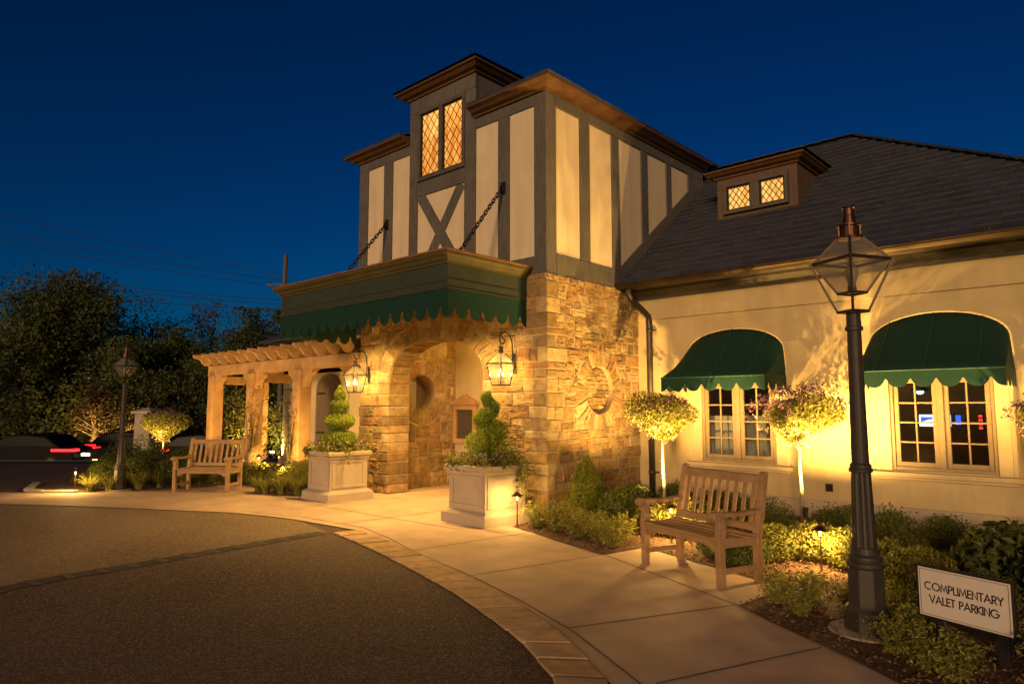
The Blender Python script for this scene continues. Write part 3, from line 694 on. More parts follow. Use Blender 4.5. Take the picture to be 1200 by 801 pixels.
def slates(mb, O, U, Sv, N, poly, expo=.19, wid=.27, seed=1, lift=.036):
    """courses of slates on one roof plane; poly: the slope's outline in (along, up) metres"""
    r_ = random.Random(seed); O, U, Sv, N = Vector(O), Vector(U), Vector(Sv), Vector(N)
    us = [p[0] for p in poly]; vs = [p[1] for p in poly]; v = min(vs)
    while v < max(vs):
        u = min(us)-r_.uniform(0, wid)
        while u < max(us):
            w = wid*r_.uniform(.75, 1.35); q = [(u+.003, v), (u+w-.003, v), (u+w-.003, v+expo+.02), (u+.003, v+expo+.02)]
            for a, b in zip(poly, poly[1:]+poly[:1]):
                dx, dy = b[0]-a[0], b[1]-a[1]; q = clip(q, a, (-dy, dx))
                if len(q) < 3: break
            if len(q) >= 3:
                k = r_.uniform(-.002, .003); n = len(q)
                top = [O+U*a+Sv*b+N*(lift+k-(b-v)/(expo+.02)*lift*.85) for a, b in q]; bot = [O+U*a+Sv*b-N*.004 for a, b in q]
                mb.raw(top+bot, [tuple(range(n))]+[(i, n+i, n+(i+1) % n, (i+1) % n) for i in range(n)])
            u += w
        v += expo
# low hipped roof of the tower
RT0, RT1, RF, RB, ZE = TX0-.24, TX1+.24, YF-.24, 13.4, 6.705
rk = .36; hx = (RT1-RT0)/2; rz = ZE+hx*rk
mb = MB(); A_ = (RT0, RF, ZE); B_ = (RT1, RF, ZE); C_ = (RT1, RB, ZE); D_ = (RT0, RB, ZE); E_ = ((RT0+RT1)/2, RF+hx, rz); F_ = ((RT0+RT1)/2, RB-.4, rz)
NL, NR, NB = -9.97, -8.15, RF+2.4      # the window breaks through the front slope
pz = lambda y: ZE+rk*(y-RF)
mb.raw([B_, C_, D_, E_, F_, A_], [(0, 1, 4, 3), (1, 2, 4), (2, 5, 3, 4)])
front_parts = [[(RT0, RF), (NL, RF), (NL, RF+NL-RT0)], [(NR, RF), (RT1, RF), (NR, RF+RT1-NR)], [(NL, NB), (NR, NB), (NR, RF+RT1-NR), (E_[0], E_[1]), (NL, RF+NL-RT0)]]
for fp in front_parts:
    if all((y <= RF+min(x-RT0, RT1-x)+1e-6) for x, y in fp): mb.raw([(x, y, pz(y)) for x, y in fp], [tuple(range(len(fp)))])
rf = mb.build('roof', 'slate', tower); k = math.hypot(1, rk)
for fp in front_parts[:2]:
    mb = MB(); slates(mb, A_, (1, 0, 0), Vector((0, 1, rk))/k, Vector((0, -rk, 1))/k, [(x-RT0, (y-RF)*k) for x, y in fp], seed=3); mb.build('slates', 'slate', rf)
mb = MB()
slates(mb, B_, (0, 1, 0), Vector((-1, 0, rk))/k, Vector((rk, 0, 1))/k, [(0, 0), (RB-RF, 0), (RB-RF-.4, hx*k), (hx, hx*k)], seed=4); mb.build('slates', 'slate', rf)
mb = MB(); mb.raw([(-10.20, YF-.25, 7.57), (-7.92, YF-.25, 7.57), (-7.92, 9.7, 7.60), (-10.20, 9.7, 7.60), (-9.9, YF+.2, 7.67), (-8.2, YF+.2, 7.67), (-8.2, 9.7, 7.70), (-9.9, 9.7, 7.70)],
                  [(0, 1, 5, 4), (1, 2, 6, 5), (2, 3, 7, 6), (3, 0, 4, 7), (4, 5, 6, 7)]); mb.build('window_roof', 'slate', tower)
def leaded(parent, x0, x1, z0, z1, y, mats, fr=.07, mull=.09, step=.17, out=.03):
    """pair of leaded casements in a dark frame, lit from inside"""
    mb = MB(); xm = (x0+x1)/2
    for b in ((x0, x0+fr, z0, z1), (x1-fr, x1, z0, z1), (x0+fr, x1-fr, z0, z0+fr), (x0+fr, x1-fr, z1-fr, z1), (xm-mull/2, xm+mull/2, z0+fr, z1-fr)): mb.box(b[0], b[1], y-out, y+.05, b[2], b[3])
    w = mb.build('window', 'sash_dark', parent, bevel=.006)
    for a, b in ((x0+fr, xm-mull/2), (xm+mull/2, x1-fr)):
        mb = MB(); mb.box(a, b, y+.03, y+.045, z0+fr, z1-fr); mb.build('pane', mats, w)
        mb = MB(); i = .028
        for q in ((a, a+i, z0+fr, z1-fr), (b-i, b, z0+fr, z1-fr), (a+i, b-i, z0+fr, z0+fr+i), (a+i, b-i, z1-fr-i, z1-fr)): mb.box(q[0], q[1], y+.004, y+.028, q[2], q[3])
        H = z1-z0-2*fr; L_ = b-a; sx = step; sz = step*1.35; rct = [(a, z0+fr), (b, z0+fr), (b, z1-fr), (a, z1-fr)]
        for s_ in (1, -1):
            for k in range(-14, 15):
                c0 = (a+L_/2+k*sx, z0+fr+H/2); d = Vector((sx, s_*sz)).normalized(); n_ = (-d.y, d.x)
                q = [(c0[0]+d.x*t+n_[0]*o, c0[1]+d.y*t+n_[1]*o) for t, o in ((-3, -.006), (3, -.006), (3, .006), (-3, .006))]
                for e, e2 in zip(rct, rct[1:]+rct[:1]):
                    q = clip(q, e, (-(e2[1]-e[1]), e2[0]-e[0]))
                    if len(q) < 3: break
                if len(q) >= 3: mb.prism([(u, y+.018+s_*.003, v) for u, v in q], (0, .005, 0))
        mb.build('lattice', 'dark_metal', w)
leaded(tower, -9.70, -8.42, 5.78, 7.13, YF, 'curtain_lit')

# ------------------------------------------------------------------ the long wing
wing = thing('restaurant_wing', 'long cream stucco wing with a slate roof and two green awnings over its windows', 'building', (-2.5, 10.46, 0))
XR = .45
W1, W2 = (-5.38, -4.16, .74, 2.02), (-2.58, -1.38, .76, 2.04)
mb = MB()
xs = [X1, W1[0], W1[1], W2[0], W2[1], XR]
for i, (a, b) in enumerate(zip(xs, xs[1:])):
    if i % 2 == 0: mb.box(a, b, YW, YW+.22, .27, 3.75)
    else:
        w_ = W1 if i == 1 else W2; mb.box(a, b, YW, YW+.22, .27, w_[2]); mb.box(a, b, YW, YW+.22, w_[3], 3.75)
mb.box(XR-.22, XR, YW+.22, 17.5, .27, 3.75); mb.build('wall', 'stucco', wing)
mb = MB(); mb.box(X1, XR+.02, YW-.02, YW+.22, -.1, .268); mb.box(XR-.2, XR+.02, YW+.22, 17.5, -.1, .268); mb.build('plinth', 'plinth', wing)
mb = MB(); mb.box(X1+.035, XR+.035, YW-.035, YW-.001, 3.14, 3.58); mb.build('frieze', 'stucco', wing, bevel=.006)
# moulding under the gutter and the soffit
mb = MB(); pr = [(0, 3.50), (.05, 3.50), (.07, 3.545), (.13, 3.56), (.20, 3.61), (.22, 3.615), (.22, 3.65), (0, 3.65)]
mb.prism([(X1+.03, YW-.036-o, z) for o, z in pr], (XR-X1, 0, 0)); mb.build('eave_moulding', 'sash_dark', wing)
mb = MB(); mb.box(X1+.03, XR+.5, YW-.62, YW-.03, 3.652, 3.69); mb.build('soffit', 'sash_dark', wing)
sk = .78; YE, ZEv = 9.84, 3.70
g_ = MB(); n = 8
for i in range(n):   # half round gutter as a trough
    a0, a1 = math.pi*i/n, math.pi*(i+1)/n
    p = [(YE-.02-.075*math.cos(a0), ZEv-.005-.075*math.sin(a0)), (YE-.02-.075*math.cos(a1), ZEv-.005-.075*math.sin(a1))]
    g_.raw([(X1-.12, p[0][0], p[0][1]), (XR+.55, p[0][0], p[0][1]), (XR+.55, p[1][0], p[1][1]), (X1-.12, p[1][0], p[1][1])], [(0, 1, 2, 3)])
g_.tube([(X1-.12, YE-.098, ZEv), (XR+.55, YE-.098, ZEv)], .011, 6)
gut = g_.build('gutter', 'gutter', wing, solid=.006)
mb = MB(); x = X1+.45
while x < XR+.4:
    mb.box(x-.012, x+.012, YE-.115, YE+.06, ZEv+.008, ZEv+.02); mb.box(x-.01, x+.01, YE-.118, YE-.108, ZEv-.03, ZEv+.045); x += .82
mb.build('bracket', 'dark_metal', gut)
mb = MB(); mb.tube([(-6.36, YE-.02, ZEv-.07), (-6.36, YE-.02, ZEv-.17), (-6.355, YE+.10, ZEv-.27), (-6.335, YW-.20, ZEv-.42), (-6.315, YW-.085, ZEv-.50), (-6.30, YW-.08, ZEv-.60), (-6.30, YW-.08, .06)], .052, 12)
for z in (2.95, 1.7, .5): mb.tube([(-6.30, YW-.08, z-.03), (-6.30, YW-.08, z+.03)], .060, 12); mb.box(-6.31, -6.20, YW-.05, YW, z-.012, z+.012)
mb.build('downspout', 'spout', wing, smooth=True)
# roof: front slope, hip and end slope
XH = .95; RY, RZ, RX = 13.79, ZEv+sk*(13.79-YE), -3.74
k = math.hypot(1, sk); LS = (RY-YE)*k
mb = MB(); P_ = [(-11.0, YE, ZEv), (XH, YE, ZEv), (RX, RY, RZ), (-11.0, RY, RZ), (XH, 17.7, ZEv), (-11, 17.7, ZEv)]
mb.raw([(-6.55, YE, ZEv), P_[1], P_[2], (-6.55, RY, RZ), P_[4], (-6.55, 17.7, ZEv)], [(0, 1, 2, 3), (1, 4, 2), (4, 5, 3, 2)])
mb.raw([(-11.3, 11.9, ZEv+sk*(11.9-YE)), (-6.55, 11.9, ZEv+sk*(11.9-YE)), (-6.55, RY, RZ), (-11.3, RY, RZ)], [(0, 1, 2, 3)])
wr = mb.build('roof', 'slate', wing)
mb = MB(); slates(mb, (0, YE, ZEv), (1, 0, 0), Vector((0, 1, sk))/k, Vector((0, -sk, 1))/k, [(-6.585, 0), (XH, 0), (RX, LS), (-6.585, LS)], expo=.20, wid=.30, seed=8)
hd = (Vector(P_[2])-Vector(P_[1])); 
sl_o = mb.build('slates', 'slate', wr); sl_o.data.materials.append(M['slate_edge'])
for p_ in sl_o.data.polygons:
    if p_.normal.z < .2: p_.material_index = 1
mb = MB()
for t in range(16):
    a = Vector(P_[1]).lerp(Vector(P_[2]), t/16); b = Vector(P_[1]).lerp(Vector(P_[2]), (t+1.06)/16); mb.beam(a+Vector((0, 0, .03)), b+Vector((0, 0, .045)), .22, .022)
for t in range(10):
    a = Vector((RX-t*.3, RY, RZ+.03)); mb.beam(a, a+Vector((-.32, 0, .012)), .24, .022)
mb.build('ridge_tile', 'slate', wr)
# roof dormer
dx0, dx1, dy, dz0, dz1 = -5.46, -4.03, 11.42, 4.86, 5.80
roofz = lambda y: ZEv+sk*(y-YE)
mb = MB()
mb.raw([(dx0, dy, dz0), (dx1, dy, dz0), (dx1, dy, dz1), (dx0, dy, dz1)] + [(x, y, z) for x in (dx0, dx1) for y, z in ((dy, dz0), (dy+1.3, dz1))],
       [(0, 1, 2, 3), (0, 3, 5), (1, 7, 2)])
dm = mb.build('dormer', 'dormer', wing)
leaded(dm, -5.31, -4.17, 5.03, 5.57, dy-.055, 'curtain_lit2', fr=.055, mull=.16, step=.11, out=.035)
mb = MB(); eave(mb, [(dx0, dy+1.35, -1, 0), (dx0, dy, -1, -1), (dx1, dy, 1, -1), (dx1, dy+1.35, 1, 0)], zb=5.70, out=.17); mb.build('dormer_eave', 'crown', dm)
mb = MB(); mb.raw([(dx0-.2, dy-.2, 5.868), (dx1+.2, dy-.2, 5.868), (dx1+.2, dy+1.45, 5.89), (dx0-.2, dy+1.45, 5.89), (dx0+.1, dy+.5, 6.02), (dx1-.1, dy+.5, 6.02), (dx1-.1, dy+1.7, 6.04), (dx0+.1, dy+1.7, 6.04)],
                  [(0, 1, 5, 4), (1, 2, 6, 5), (3, 0, 4, 7), (4, 5, 6, 7)]); mb.build('dormer_roof', 'slate', dm)
# windows: stone surround, pair of casements with eight lights each
for wi, (a, b, c, d) in enumerate((W1, W2)):
    mb = MB()
    for q in ((a-.20, a, c-.02, d+.16), (b, b+.20, c-.02, d+.16), (a, b, d, d+.16)): mb.box(q[0], q[1], YW-.022, YW+.06, q[2], q[3])
    for q in ((a-.20, a-.15, c-.02, d+.16), (b+.15, b+.20, c-.02, d+.16)): mb.box(q[0], q[1], YW-.034, YW-.0225, q[2], q[3])
    win = mb.build('window', 'trim_stone', wing, bevel=.005)
    mb = MB(); mb.box(a-.26, b+.26, YW-.085, YW+.06, c-.085, c-.022); mb.box(a-.22, b+.22, YW-.05, YW-.001, c-.125, c-.087); mb.build('sill', 'trim_stone', win, bevel=.008)
    mb = MB(); xm = (a+b)/2; y = YW+.03
    for q in ((a, a+.045, c, d), (b-.045, b, c, d), (a+.045, b-.045, c, c+.05), (a+.045, b-.045, d-.05, d), (xm-.035, xm+.035, c+.05, d-.05)): mb.box(q[0], q[1], y-.03, y+.06, q[2], q[3])
    for s0, s1 in ((a+.045, xm-.035), (xm+.035, b-.045)):
        for q in ((s0, s0+.06, c+.05, d-.05), (s1-.06, s1, c+.05, d-.05), (s0+.06, s1-.06, c+.05, c+.115), (s0+.06, s1-.06, d-.11, d-.05)): mb.box(q[0], q[1], y-.008, y+.045, q[2], q[3])
        i0, i1, j0, j1 = s0+.06, s1-.06, c+.115, d-.11
        mb.box((i0+i1)/2-.011, (i0+i1)/2+.011, y+.002, y+.04, j0, j1)
        for k_ in (1, 2, 3):
            z = j0+(j1-j0)*k_/4
            mb.box(i0, (i0+i1)/2-.0112, y+.002, y+.04, z-.011, z+.011); mb.box((i0+i1)/2+.0112, i1, y+.002, y+.04, z-.011, z+.011)
    mb.build('casement', 'sash', win, bevel=.004)
    mb = MB(); mb.raw([(a+.05, y+.02, c+.05), (b-.05, y+.02, c+.05), (b-.05, y+.02, d-.05), (a+.05, y+.02, d-.05)], [(0, 1, 2, 3)]); mb.build('pane', 'window_glass', win)
mb = MB(); mb.box(-6.3, .1, YW+3.2, YW+3.3, 0, 3.4); mb.box(-6.3, -6.2, YW+.3, YW+3.2, 0, 3.4); mb.box(.0, .1, YW+.3, YW+3.2, 0, 3.4); mb.box(-6.2, 0, YW+.3, YW+3.2, 3.3, 3.4); mb.box(-6.2, 0, YW+.3, YW+3.2, 0, .1)
mb.build('room', 'room', wing)
mb = MB(); mb.box(-3.47, -3.37, YW-.012, YW-.001, .40, .51); mb.build('vent', 'dark_metal', wing)
# half curtain inside the first window
mb = MB(); N_ = 60
v = [(W1[0]+(W1[1]-W1[0])*i/N_, YW+.26+.018*math.sin(i*.9)+.012*math.sin(i*.37), z) for i in range(N_+1) for z in (.75, 1.47)]
mb.raw(v, [(2*i, 2*i+2, 2*i+3, 2*i+1) for i in range(N_)]); cu = mb.build('cafe_curtain', 'curtain', origin=(-4.77, 10.7, .75), smooth=True)
tag(cu, 'pale half curtain hanging inside the window nearer the stone tower', 'curtain', kind='thing')
# glowing panels added inside the second window, standing for reflections in its glass
t = thing('reflected_sign', 'small glowing white and blue panel standing for a sign reflected in the window beside the valet sign', 'sign', (-2.05, 10.98, 1.45))
mb = MB(); mb.box(-2.35, -1.80, 10.95, 11.0, 1.33, 1.52); mb.build('case', 'board_black', t)
mb = MB()
for x0 in (-2.335, -2.14): mb.box(x0, x0+.185, 10.943, 10.949, 1.345, 1.505)
mb.build('face', 'reflect_white', t)
mb = MB()
for x0 in (-2.315, -2.12): mb.prism([(x0, 10.940, 1.40), (x0+.10, 10.940, 1.44), (x0+.145, 10.940, 1.44), (x0+.145, 10.940, 1.475), (x0, 10.940, 1.475)], (0, .0025, 0)); mb.box(x0, x0+.15, 10.940, 10.9425, 1.36, 1.372)
mb.box(-1.90, -1.84, 10.943, 10.949, 1.37, 1.50); mb.build('emblem', 'reflect_blue', t)
t2 = thing('reflected_red_strip', 'narrow glowing red strip standing for a reflection in the window beside the valet sign', 'sign', (-1.62, 10.98, 1.38))
mb = MB(); mb.box(-1.65, -1.585, 10.95, 11.0, 1.30, 1.53); mb.build('case', 'board_black', t2)
mb = MB(); [mb.box(-1.640, -1.595, 10.944, 10.949, 1.315+.052*k_, 1.315+.052*k_+.036) for k_ in range(4)]; mb.build('lamp_face', 'reflect_red', t2)

lamp('room_fill', 'POINT', (-3.2, 12.6, 2.9), 9, size=.2, parent=wing)  # added fill so the room behind the glass is not black
for x, y, z, nm in ((-5.62, 12.4, 1.86, 'nearer the stone tower'), (-2.72, 12.9, 1.88, 'behind the lamp post')):  # glowing lamps added in the room, standing for reflections in the panes
    pl = thing('reflection_lamp', 'small bright lamp added inside to stand for a reflection in the window '+nm, 'lamp', (x, y, z))
    mb = MB(); mb.lathe([(.02, .10), (.13, .02), (.13, .0)], (x, y, z), 14); mb.tube([(x, y, z+.1), (x, y, 3.3)], .008, 5); mb.build('shade', 'dark_metal', pl)
    mb = MB(); mb.lathe([(.02, .05), (.06, .0), (.06, -.04), (.02, -.06)], (x, y, z), 12); mb.build('bulb', 'reflect_white', pl)

# ------------------------------------------------------------------ awnings
def flap_strip(mb, p0, p1, zt, h, period, top=.56):
    p0, p1 = Vector(p0), Vector(p1); L = (p1-p0).length; n = max(1, round(L/period)); m = 26; v = []
    for i in range(n*m+1):
        s_ = i/(n*m); w = (i % m)/m; x = abs(w-.5)/.25
        d = top+.10*(1-top)*x/.24 if x < .24 else (top+(1-top)*(.1+.74*((x-.24)/.76)**.62) if x < 1 else top+(1-top)*(.84+.16*math.sin((x-1)*math.pi/2)))
        p = p0.lerp(p1, s_); v += [(p.x, p.y, zt), (p.x, p.y, zt-h*d)]
    mb.raw(v, [(2*i, 2*i+2, 2*i+3, 2*i+1) for i in range(n*m)])
def awning(a, b, label):
    yf, zb, zs, za = 9.62, 2.07, 2.46, 2.86
    t = thing('window_awning', label, 'awning', ((a+b)/2, YW, zb), group='green window awnings on the cream wall')
    mb = MB(); n, m = 30, 7; c, hw = (a+b)/2, (b-a)/2-.03; v = []
    for i in range(n+1):
        th = math.pi*(1-i/n); wx, wz = c+hw*math.cos(th), zs+(za-zs)*math.sin(th)**.9
        fx = a+(b-a)*(.5-.5*math.cos(math.pi*i/n)); 
        for j in range(m+1):
            q = j/m; sag = -(.035+.012*math.sin(i*4*math.pi/n))*math.sin(math.pi*q)*(1 if 0 < i < n else .3)
            v.append((wx+(fx-wx)*q, YW-.012+(yf-YW+.012)*q, wz+(zb-wz)*q+sag))
    mb.raw(v, [(i*(m+1)+j, i*(m+1)+j+1, (i+1)*(m+1)+j+1, (i+1)*(m+1)+j) for i in range(n) for j in range(m)])
    mb.build('cloth_hood', 'fabric', t, smooth=True, solid=.006)
    for x, e in ((a, v[:m+1]), (b, v[-m-1:])):
        mb = MB(); mb.raw(list(e)+[(x, YW-.012, zb)], [tuple(range(m+2))]); mb.build('end_panel', 'fabric', t, solid=.004)
    mb = MB(); flap_strip(mb, (a, yf-.004, 0), (b, yf-.004, 0), zb, .215, .285, top=.5); flap_strip(mb, (b+.003, yf, 0), (b+.003, YW-.02, 0), zb, .215, .275, top=.5); flap_strip(mb, (a-.003, YW-.02, 0), (a-.003, yf, 0), zb, .215, .275, top=.5)
    mb_s = MB(); [mb_s.tube([Vector(p_)+Vector((0, -.006, .008)) for p_ in v[i*(m+1):(i+1)*(m+1)]], .006, 5) for i in (n//4+1, n//2, n-n//4-1)]; mb_s.build('seam', 'piping', t)
    va = mb.build('valance', 'fabric', t, solid=.005)
    mb = MB(); mb.tube([(a, YW-.02, zb), (a, yf-.008, zb), (b, yf-.008, zb), (b, YW-.02, zb)], .010, 6); mb.build('piping', 'piping', va)
awning(-5.64, -3.97, 'domed green awning over the curtained window next to the drainpipe')
awning(-2.82, -1.15, 'domed green awning over the window behind the tall lamp post')

# ------------------------------------------------------------------ entrance canopy
ca = thing('entrance_canopy', 'dark green flat canopy with a scalloped cloth edge hung on chains over the doorway', 'canopy', (-9.2, 7.9, 3.2))
cx0, cx1, cy = -11.50, -6.97, 6.24
mb = MB(); mb.box(cx0, cx1, cy, cy+.08, 3.24, 3.60); mb.box(cx0, cx0+.08, cy+.08, YF-.04, 3.24, 3.60); mb.box(cx1-.08, cx1, cy+.08, YF-.04, 3.24, 3.60); mb.build('board', 'canopy', ca)
mb = MB(); mb.box(cx0-.015, cx1+.015, cy-.015, cy-.001, 3.36, 3.385); mb.box(cx1+.001, cx1+.015, cy-.001, YF-.05, 3.36, 3.385); mb.box(cx0-.015, cx1+.015, cy-.018, cy-.001, 3.245, 3.27); mb.box(cx1+.001, cx1+.018, cy-.001, YF-.05, 3.245, 3.27); mb.build('bead', 'canopy', ca)
mb = MB(); eave_p = [(cx0, YF-.05, -1, 0), (cx0, cy, -1, -1), (cx1, cy, 1, -1), (cx1, YF-.05, 1, 0)]
prof = [(0, 0), (.02, 0), (.022, .03), (.05, .045), (.065, .085), (.10, .11), (.11, .115), (.11, .15), (0, .15)]
v = [(x+nx*o, y+ny*o, 3.601+z) for x, y, nx, ny in eave_p for o, z in prof]; n = len(prof)
mb.raw(v, [(i*n+k_, i*n+k_+1, (i+1)*n+k_+1, (i+1)*n+k_) for i in range(3) for k_ in range(n-1)] + [tuple(range(n)), tuple(range(3*n, 4*n))[::-1]]); mb.build('cornice', 'cornice', ca)
mb = MB(); mb.box(cx0-.13, cx1+.13, cy-.13, YF-.045, 3.752, 3.785); mb.build('coping', 'coping', ca, bevel=.006)
mb = MB(); mb.box(cx0+.08, cx1-.08, cy+.08, YF-.045, 3.34, 3.37); mb.build('ceiling', 'ceiling', ca)
mb = MB(); flap_strip(mb, (cx0-.004, cy-.004, 0), (cx1+.004, cy-.004, 0), 3.24, .40, .292, top=.6); flap_strip(mb, (cx1+.004, cy, 0), (cx1+.004, YF-.05, 0), 3.24, .40, .285, top=.6); flap_strip(mb, (cx0-.004, YF-.05, 0), (cx0-.004, cy, 0), 3.24, .40, .285, top=.6)
mb.build('valance', 'fabric', ca, solid=.006)
for k_, (x, za) in enumerate(((-10.62, 5.14), (-7.50, 5.18))):
    a, b = Vector((x, YF-.03, za)), Vector((x+.12, 6.75, 3.80)); d = (b-a).normalized(); L_ = (b-a).length; mb = MB(); s_ = 0; i = 0
    while s_ < L_-.05:
        c = a+d*(s_+.045); p, q = d.orthogonal().normalized(), None; q = d.cross(p); u = (p+q).normalized() if i % 2 else (p-q).normalized()
        pts = [c+d*(.055*math.cos(t_))+u*(.030*math.sin(t_)) for t_ in [2*math.pi*w_/10 for w_ in range(11)]]
        mb.tube(pts, .0105, 5); s_ += .078; i += 1
    mb.build('chain', 'dark_metal', ca)
    mb = MB(); mb.box(x-.05, x+.05, YF-.022, YF-.004, za-.10, za+.10); mb.tube([(x, YF-.02, za+.03), (x, YF-.07, za+.02), (x, YF-.07, za-.03), (x, YF-.02, za-.04)], .012, 6); mb.build('wall_plate', 'dark_metal', ca)
for x in (-10.5, -9.2, -7.9):
    dl = MB(); dl.lathe([(.075, 0), (.085, .004), (.085, .03), (.05, .03)], (x, 7.06, 3.312), 16); f_ = dl.build('downlight', 'trim_stone', ca)
    dl = MB(); dl.lathe([(.055, 0), (.055, .004)], (x, 7.06, 3.308), 16); dl.build('lens', 'downlight', f_)
    lamp('canopy_light', 'SPOT', (x, 7.06, 3.28), 142, size=.06, aim=(x, 6.5, 0), cone=146, blend=.75, parent=ca)
lamp('porch_light', 'POINT', (-9.3, 9.2, 2.98), 20, size=.08, parent=tower)

# ------------------------------------------------------------------ side wall with the arched door, and its low roof
sw = thing('side_wall', 'pale stucco wall with an arched plank door behind the wooden pergola', 'wall', (-14, 9.2, 0))
SY = 9.2
mb = MB(); mb.box(-16.3, X0-.002, SY, SY+.25, 0, 3.3); mb.box(-16.5, -16.3, SY+.06, 13.5, 0, 3.3); mb.build('wall', 'stucco', sw)
mb = MB(); z = .36; mb.box(-16.72, -15.98, SY-.10, SY+.3, 0, .34)
while z < 3.2: mb.box(-16.63, -16.06, SY-.05, SY+.28, z, min(z+.33, 3.25)); z += .345
mb.build('quoin_pilaster', 'pale_pier', sw, bevel=.012)
def door_arc(hw, zs, n=20): return [(hw, 0)] + [(hw*math.cos(math.pi*k_/n), zs+hw*.72*math.sin(math.pi*k_/n)) for k_ in range(n+1)] + [(-hw, 0)]
dc = -14.46; o_, i_ = door_arc(.80, 2.05), door_arc(.58, 2.02)
mb = MB(); n = len(o_); v = [(dc+u, y, z) for y in (SY-.05, SY-.001) for pl in (o_, i_) for u, z in pl]
mb.raw(v, [(i, i+1, n+i+1, n+i) for i in range(n-1)] + [(2*n+i, 2*n+i+1, i+1, i) for i in range(n-1)] + [(n+i, n+i+1, 3*n+i+1, 3*n+i) for i in range(n-1)]); mb.build('door_surround', 'trim_stone', sw)
mb = MB(); mb.prism([(dc+u, SY-.016, z+.005) for u, z in i_], (0, .012, 0)); dd = mb.build('door', 'door_wood', sw)
mb = MB()
for z in (1.0, 1.95): mb.box(dc-.55, dc-.22, SY-.030, SY-.017, z-.02, z+.02); mb.box(dc+.22, dc+.55, SY-.030, SY-.017, z-.02, z+.02)
mb.build('hinge', 'iron', dd)
mb = MB(); mb.raw([(-17.3, SY-.45, 3.36), (X0, SY-.45, 3.36), (X0, 11.6, 4.7), (-15.2, 11.6, 4.7), (-17.3, 14, 3.36), (-15.2, 13.5, 4.7)], [(0, 1, 2, 3), (4, 0, 3, 5)]); mb.box(-17.3, X0, SY-.45, SY+.1, 3.30, 3.355); mb.build('roof', 'slate', sw)
# menu case in the porch
mc = thing('menu_case', 'wooden menu case with a small gable hung inside the stone porch', 'display case', (-10.45, 9.95, 1.2))
mx0, mx1 = -10.80, -10.12
mb = MB()
for q in ((mx0, mx0+.09, .86, 1.66), (mx1-.09, mx1, .86, 1.66), (mx0+.09, mx1-.09, .86, .96), (mx0+.09, mx1-.09, 1.56, 1.66)): mb.box(q[0], q[1], YB-.10, YB-.001, q[2], q[3])
mb.box(mx0-.03, mx1+.03, YB-.13, YB-.001, 1.662, 1.71); mb.prism([(mx0-.04, YB-.13, 1.712), (mx1+.04, YB-.13, 1.712), ((mx0+mx1)/2, YB-.13, 1.88)], (0, .128, 0)); mb.build('frame', 'cedar', mc, bevel=.005)
mb = MB(); mb.box(mx0+.09, mx1-.09, YB-.05, YB-.002, .96, 1.56); mb.build('menu_board', 'menu', mc)
# ------------------------------------------------------------------ pergola
pg = thing('pergola', 'cedar pergola with scroll ended rafters beside the stone entrance', 'pergola', (-15, 8.5, 0))
PX = (-18.02, -15.86, -13.70); PW = .30
def post_mesh(x, y):
    mb = MB(); mb.box(x-PW/2, x+PW/2, y-PW/2, y+PW/2, 0, 2.44); mb.box(x-PW/2-.03, x+PW/2+.03, y-PW/2-.03, y+PW/2+.03, 0, .16); mb.build('post', 'cedar', pg, bevel=.015)
for x in PX: post_mesh(x, 7.98)
for x in PX[:2]: post_mesh(x, 9.25)
def brk(x, y, s):
    pr = [(0, 2.44), (.34, 2.44), (.34, 2.36), (.28, 2.31), (.20, 2.28), (.14, 2.22), (.11, 2.13), (.10, 2.06), (0, 2.06)]
    mb = MB(); mb.prism([(x+s*(PW/2+u), y-.07, z) for u, z in pr][::s], (0, .14, 0)); mb.build('bracket', 'cedar', pg, bevel=.006)
for x in PX:
    brk(x, 7.98, 1)
    if x > -17: brk(x, 7.98, -1)
for y in (7.98, 9.25):
    mb = MB(); mb.box(-18.30, X0-.04, y-.10, y+.10, 2.442, 2.70); mb.build('beam', 'cedar', pg, bevel=.012)
for x in PX[:2]:
    mb = MB(); mb.box(x-.08, x+.08, 8.15, 9.1, 2.22, 2.438); mb.build('tie_beam', 'cedar', pg, bevel=.01)
for k in range(14):
    x = -18.28+k*.505
    prof = [(7.46, 2.98), (7.46, 2.93), (7.50, 2.89), (7.56, 2.885), (7.62, 2.87), (7.68, 2.81), (7.72, 2.745), (7.80, 2.705), (7.86, 2.702), (9.75, 2.702), (9.80, 2.80), (9.80, 2.98)]
    mb = MB(); mb.prism([(x-.032, y, z) for y, z in prof], (.064, 0, 0)); mb.build('rafter', 'cedar', pg, bevel=.004)
for y in (8.25, 8.75, 9.25, 9.7):
    mb = MB(); mb.box(-17.0, X0-.04, y-.025, y+.025, 2.982, 3.05); mb.build('batten', 'cedar', pg, bevel=.004)

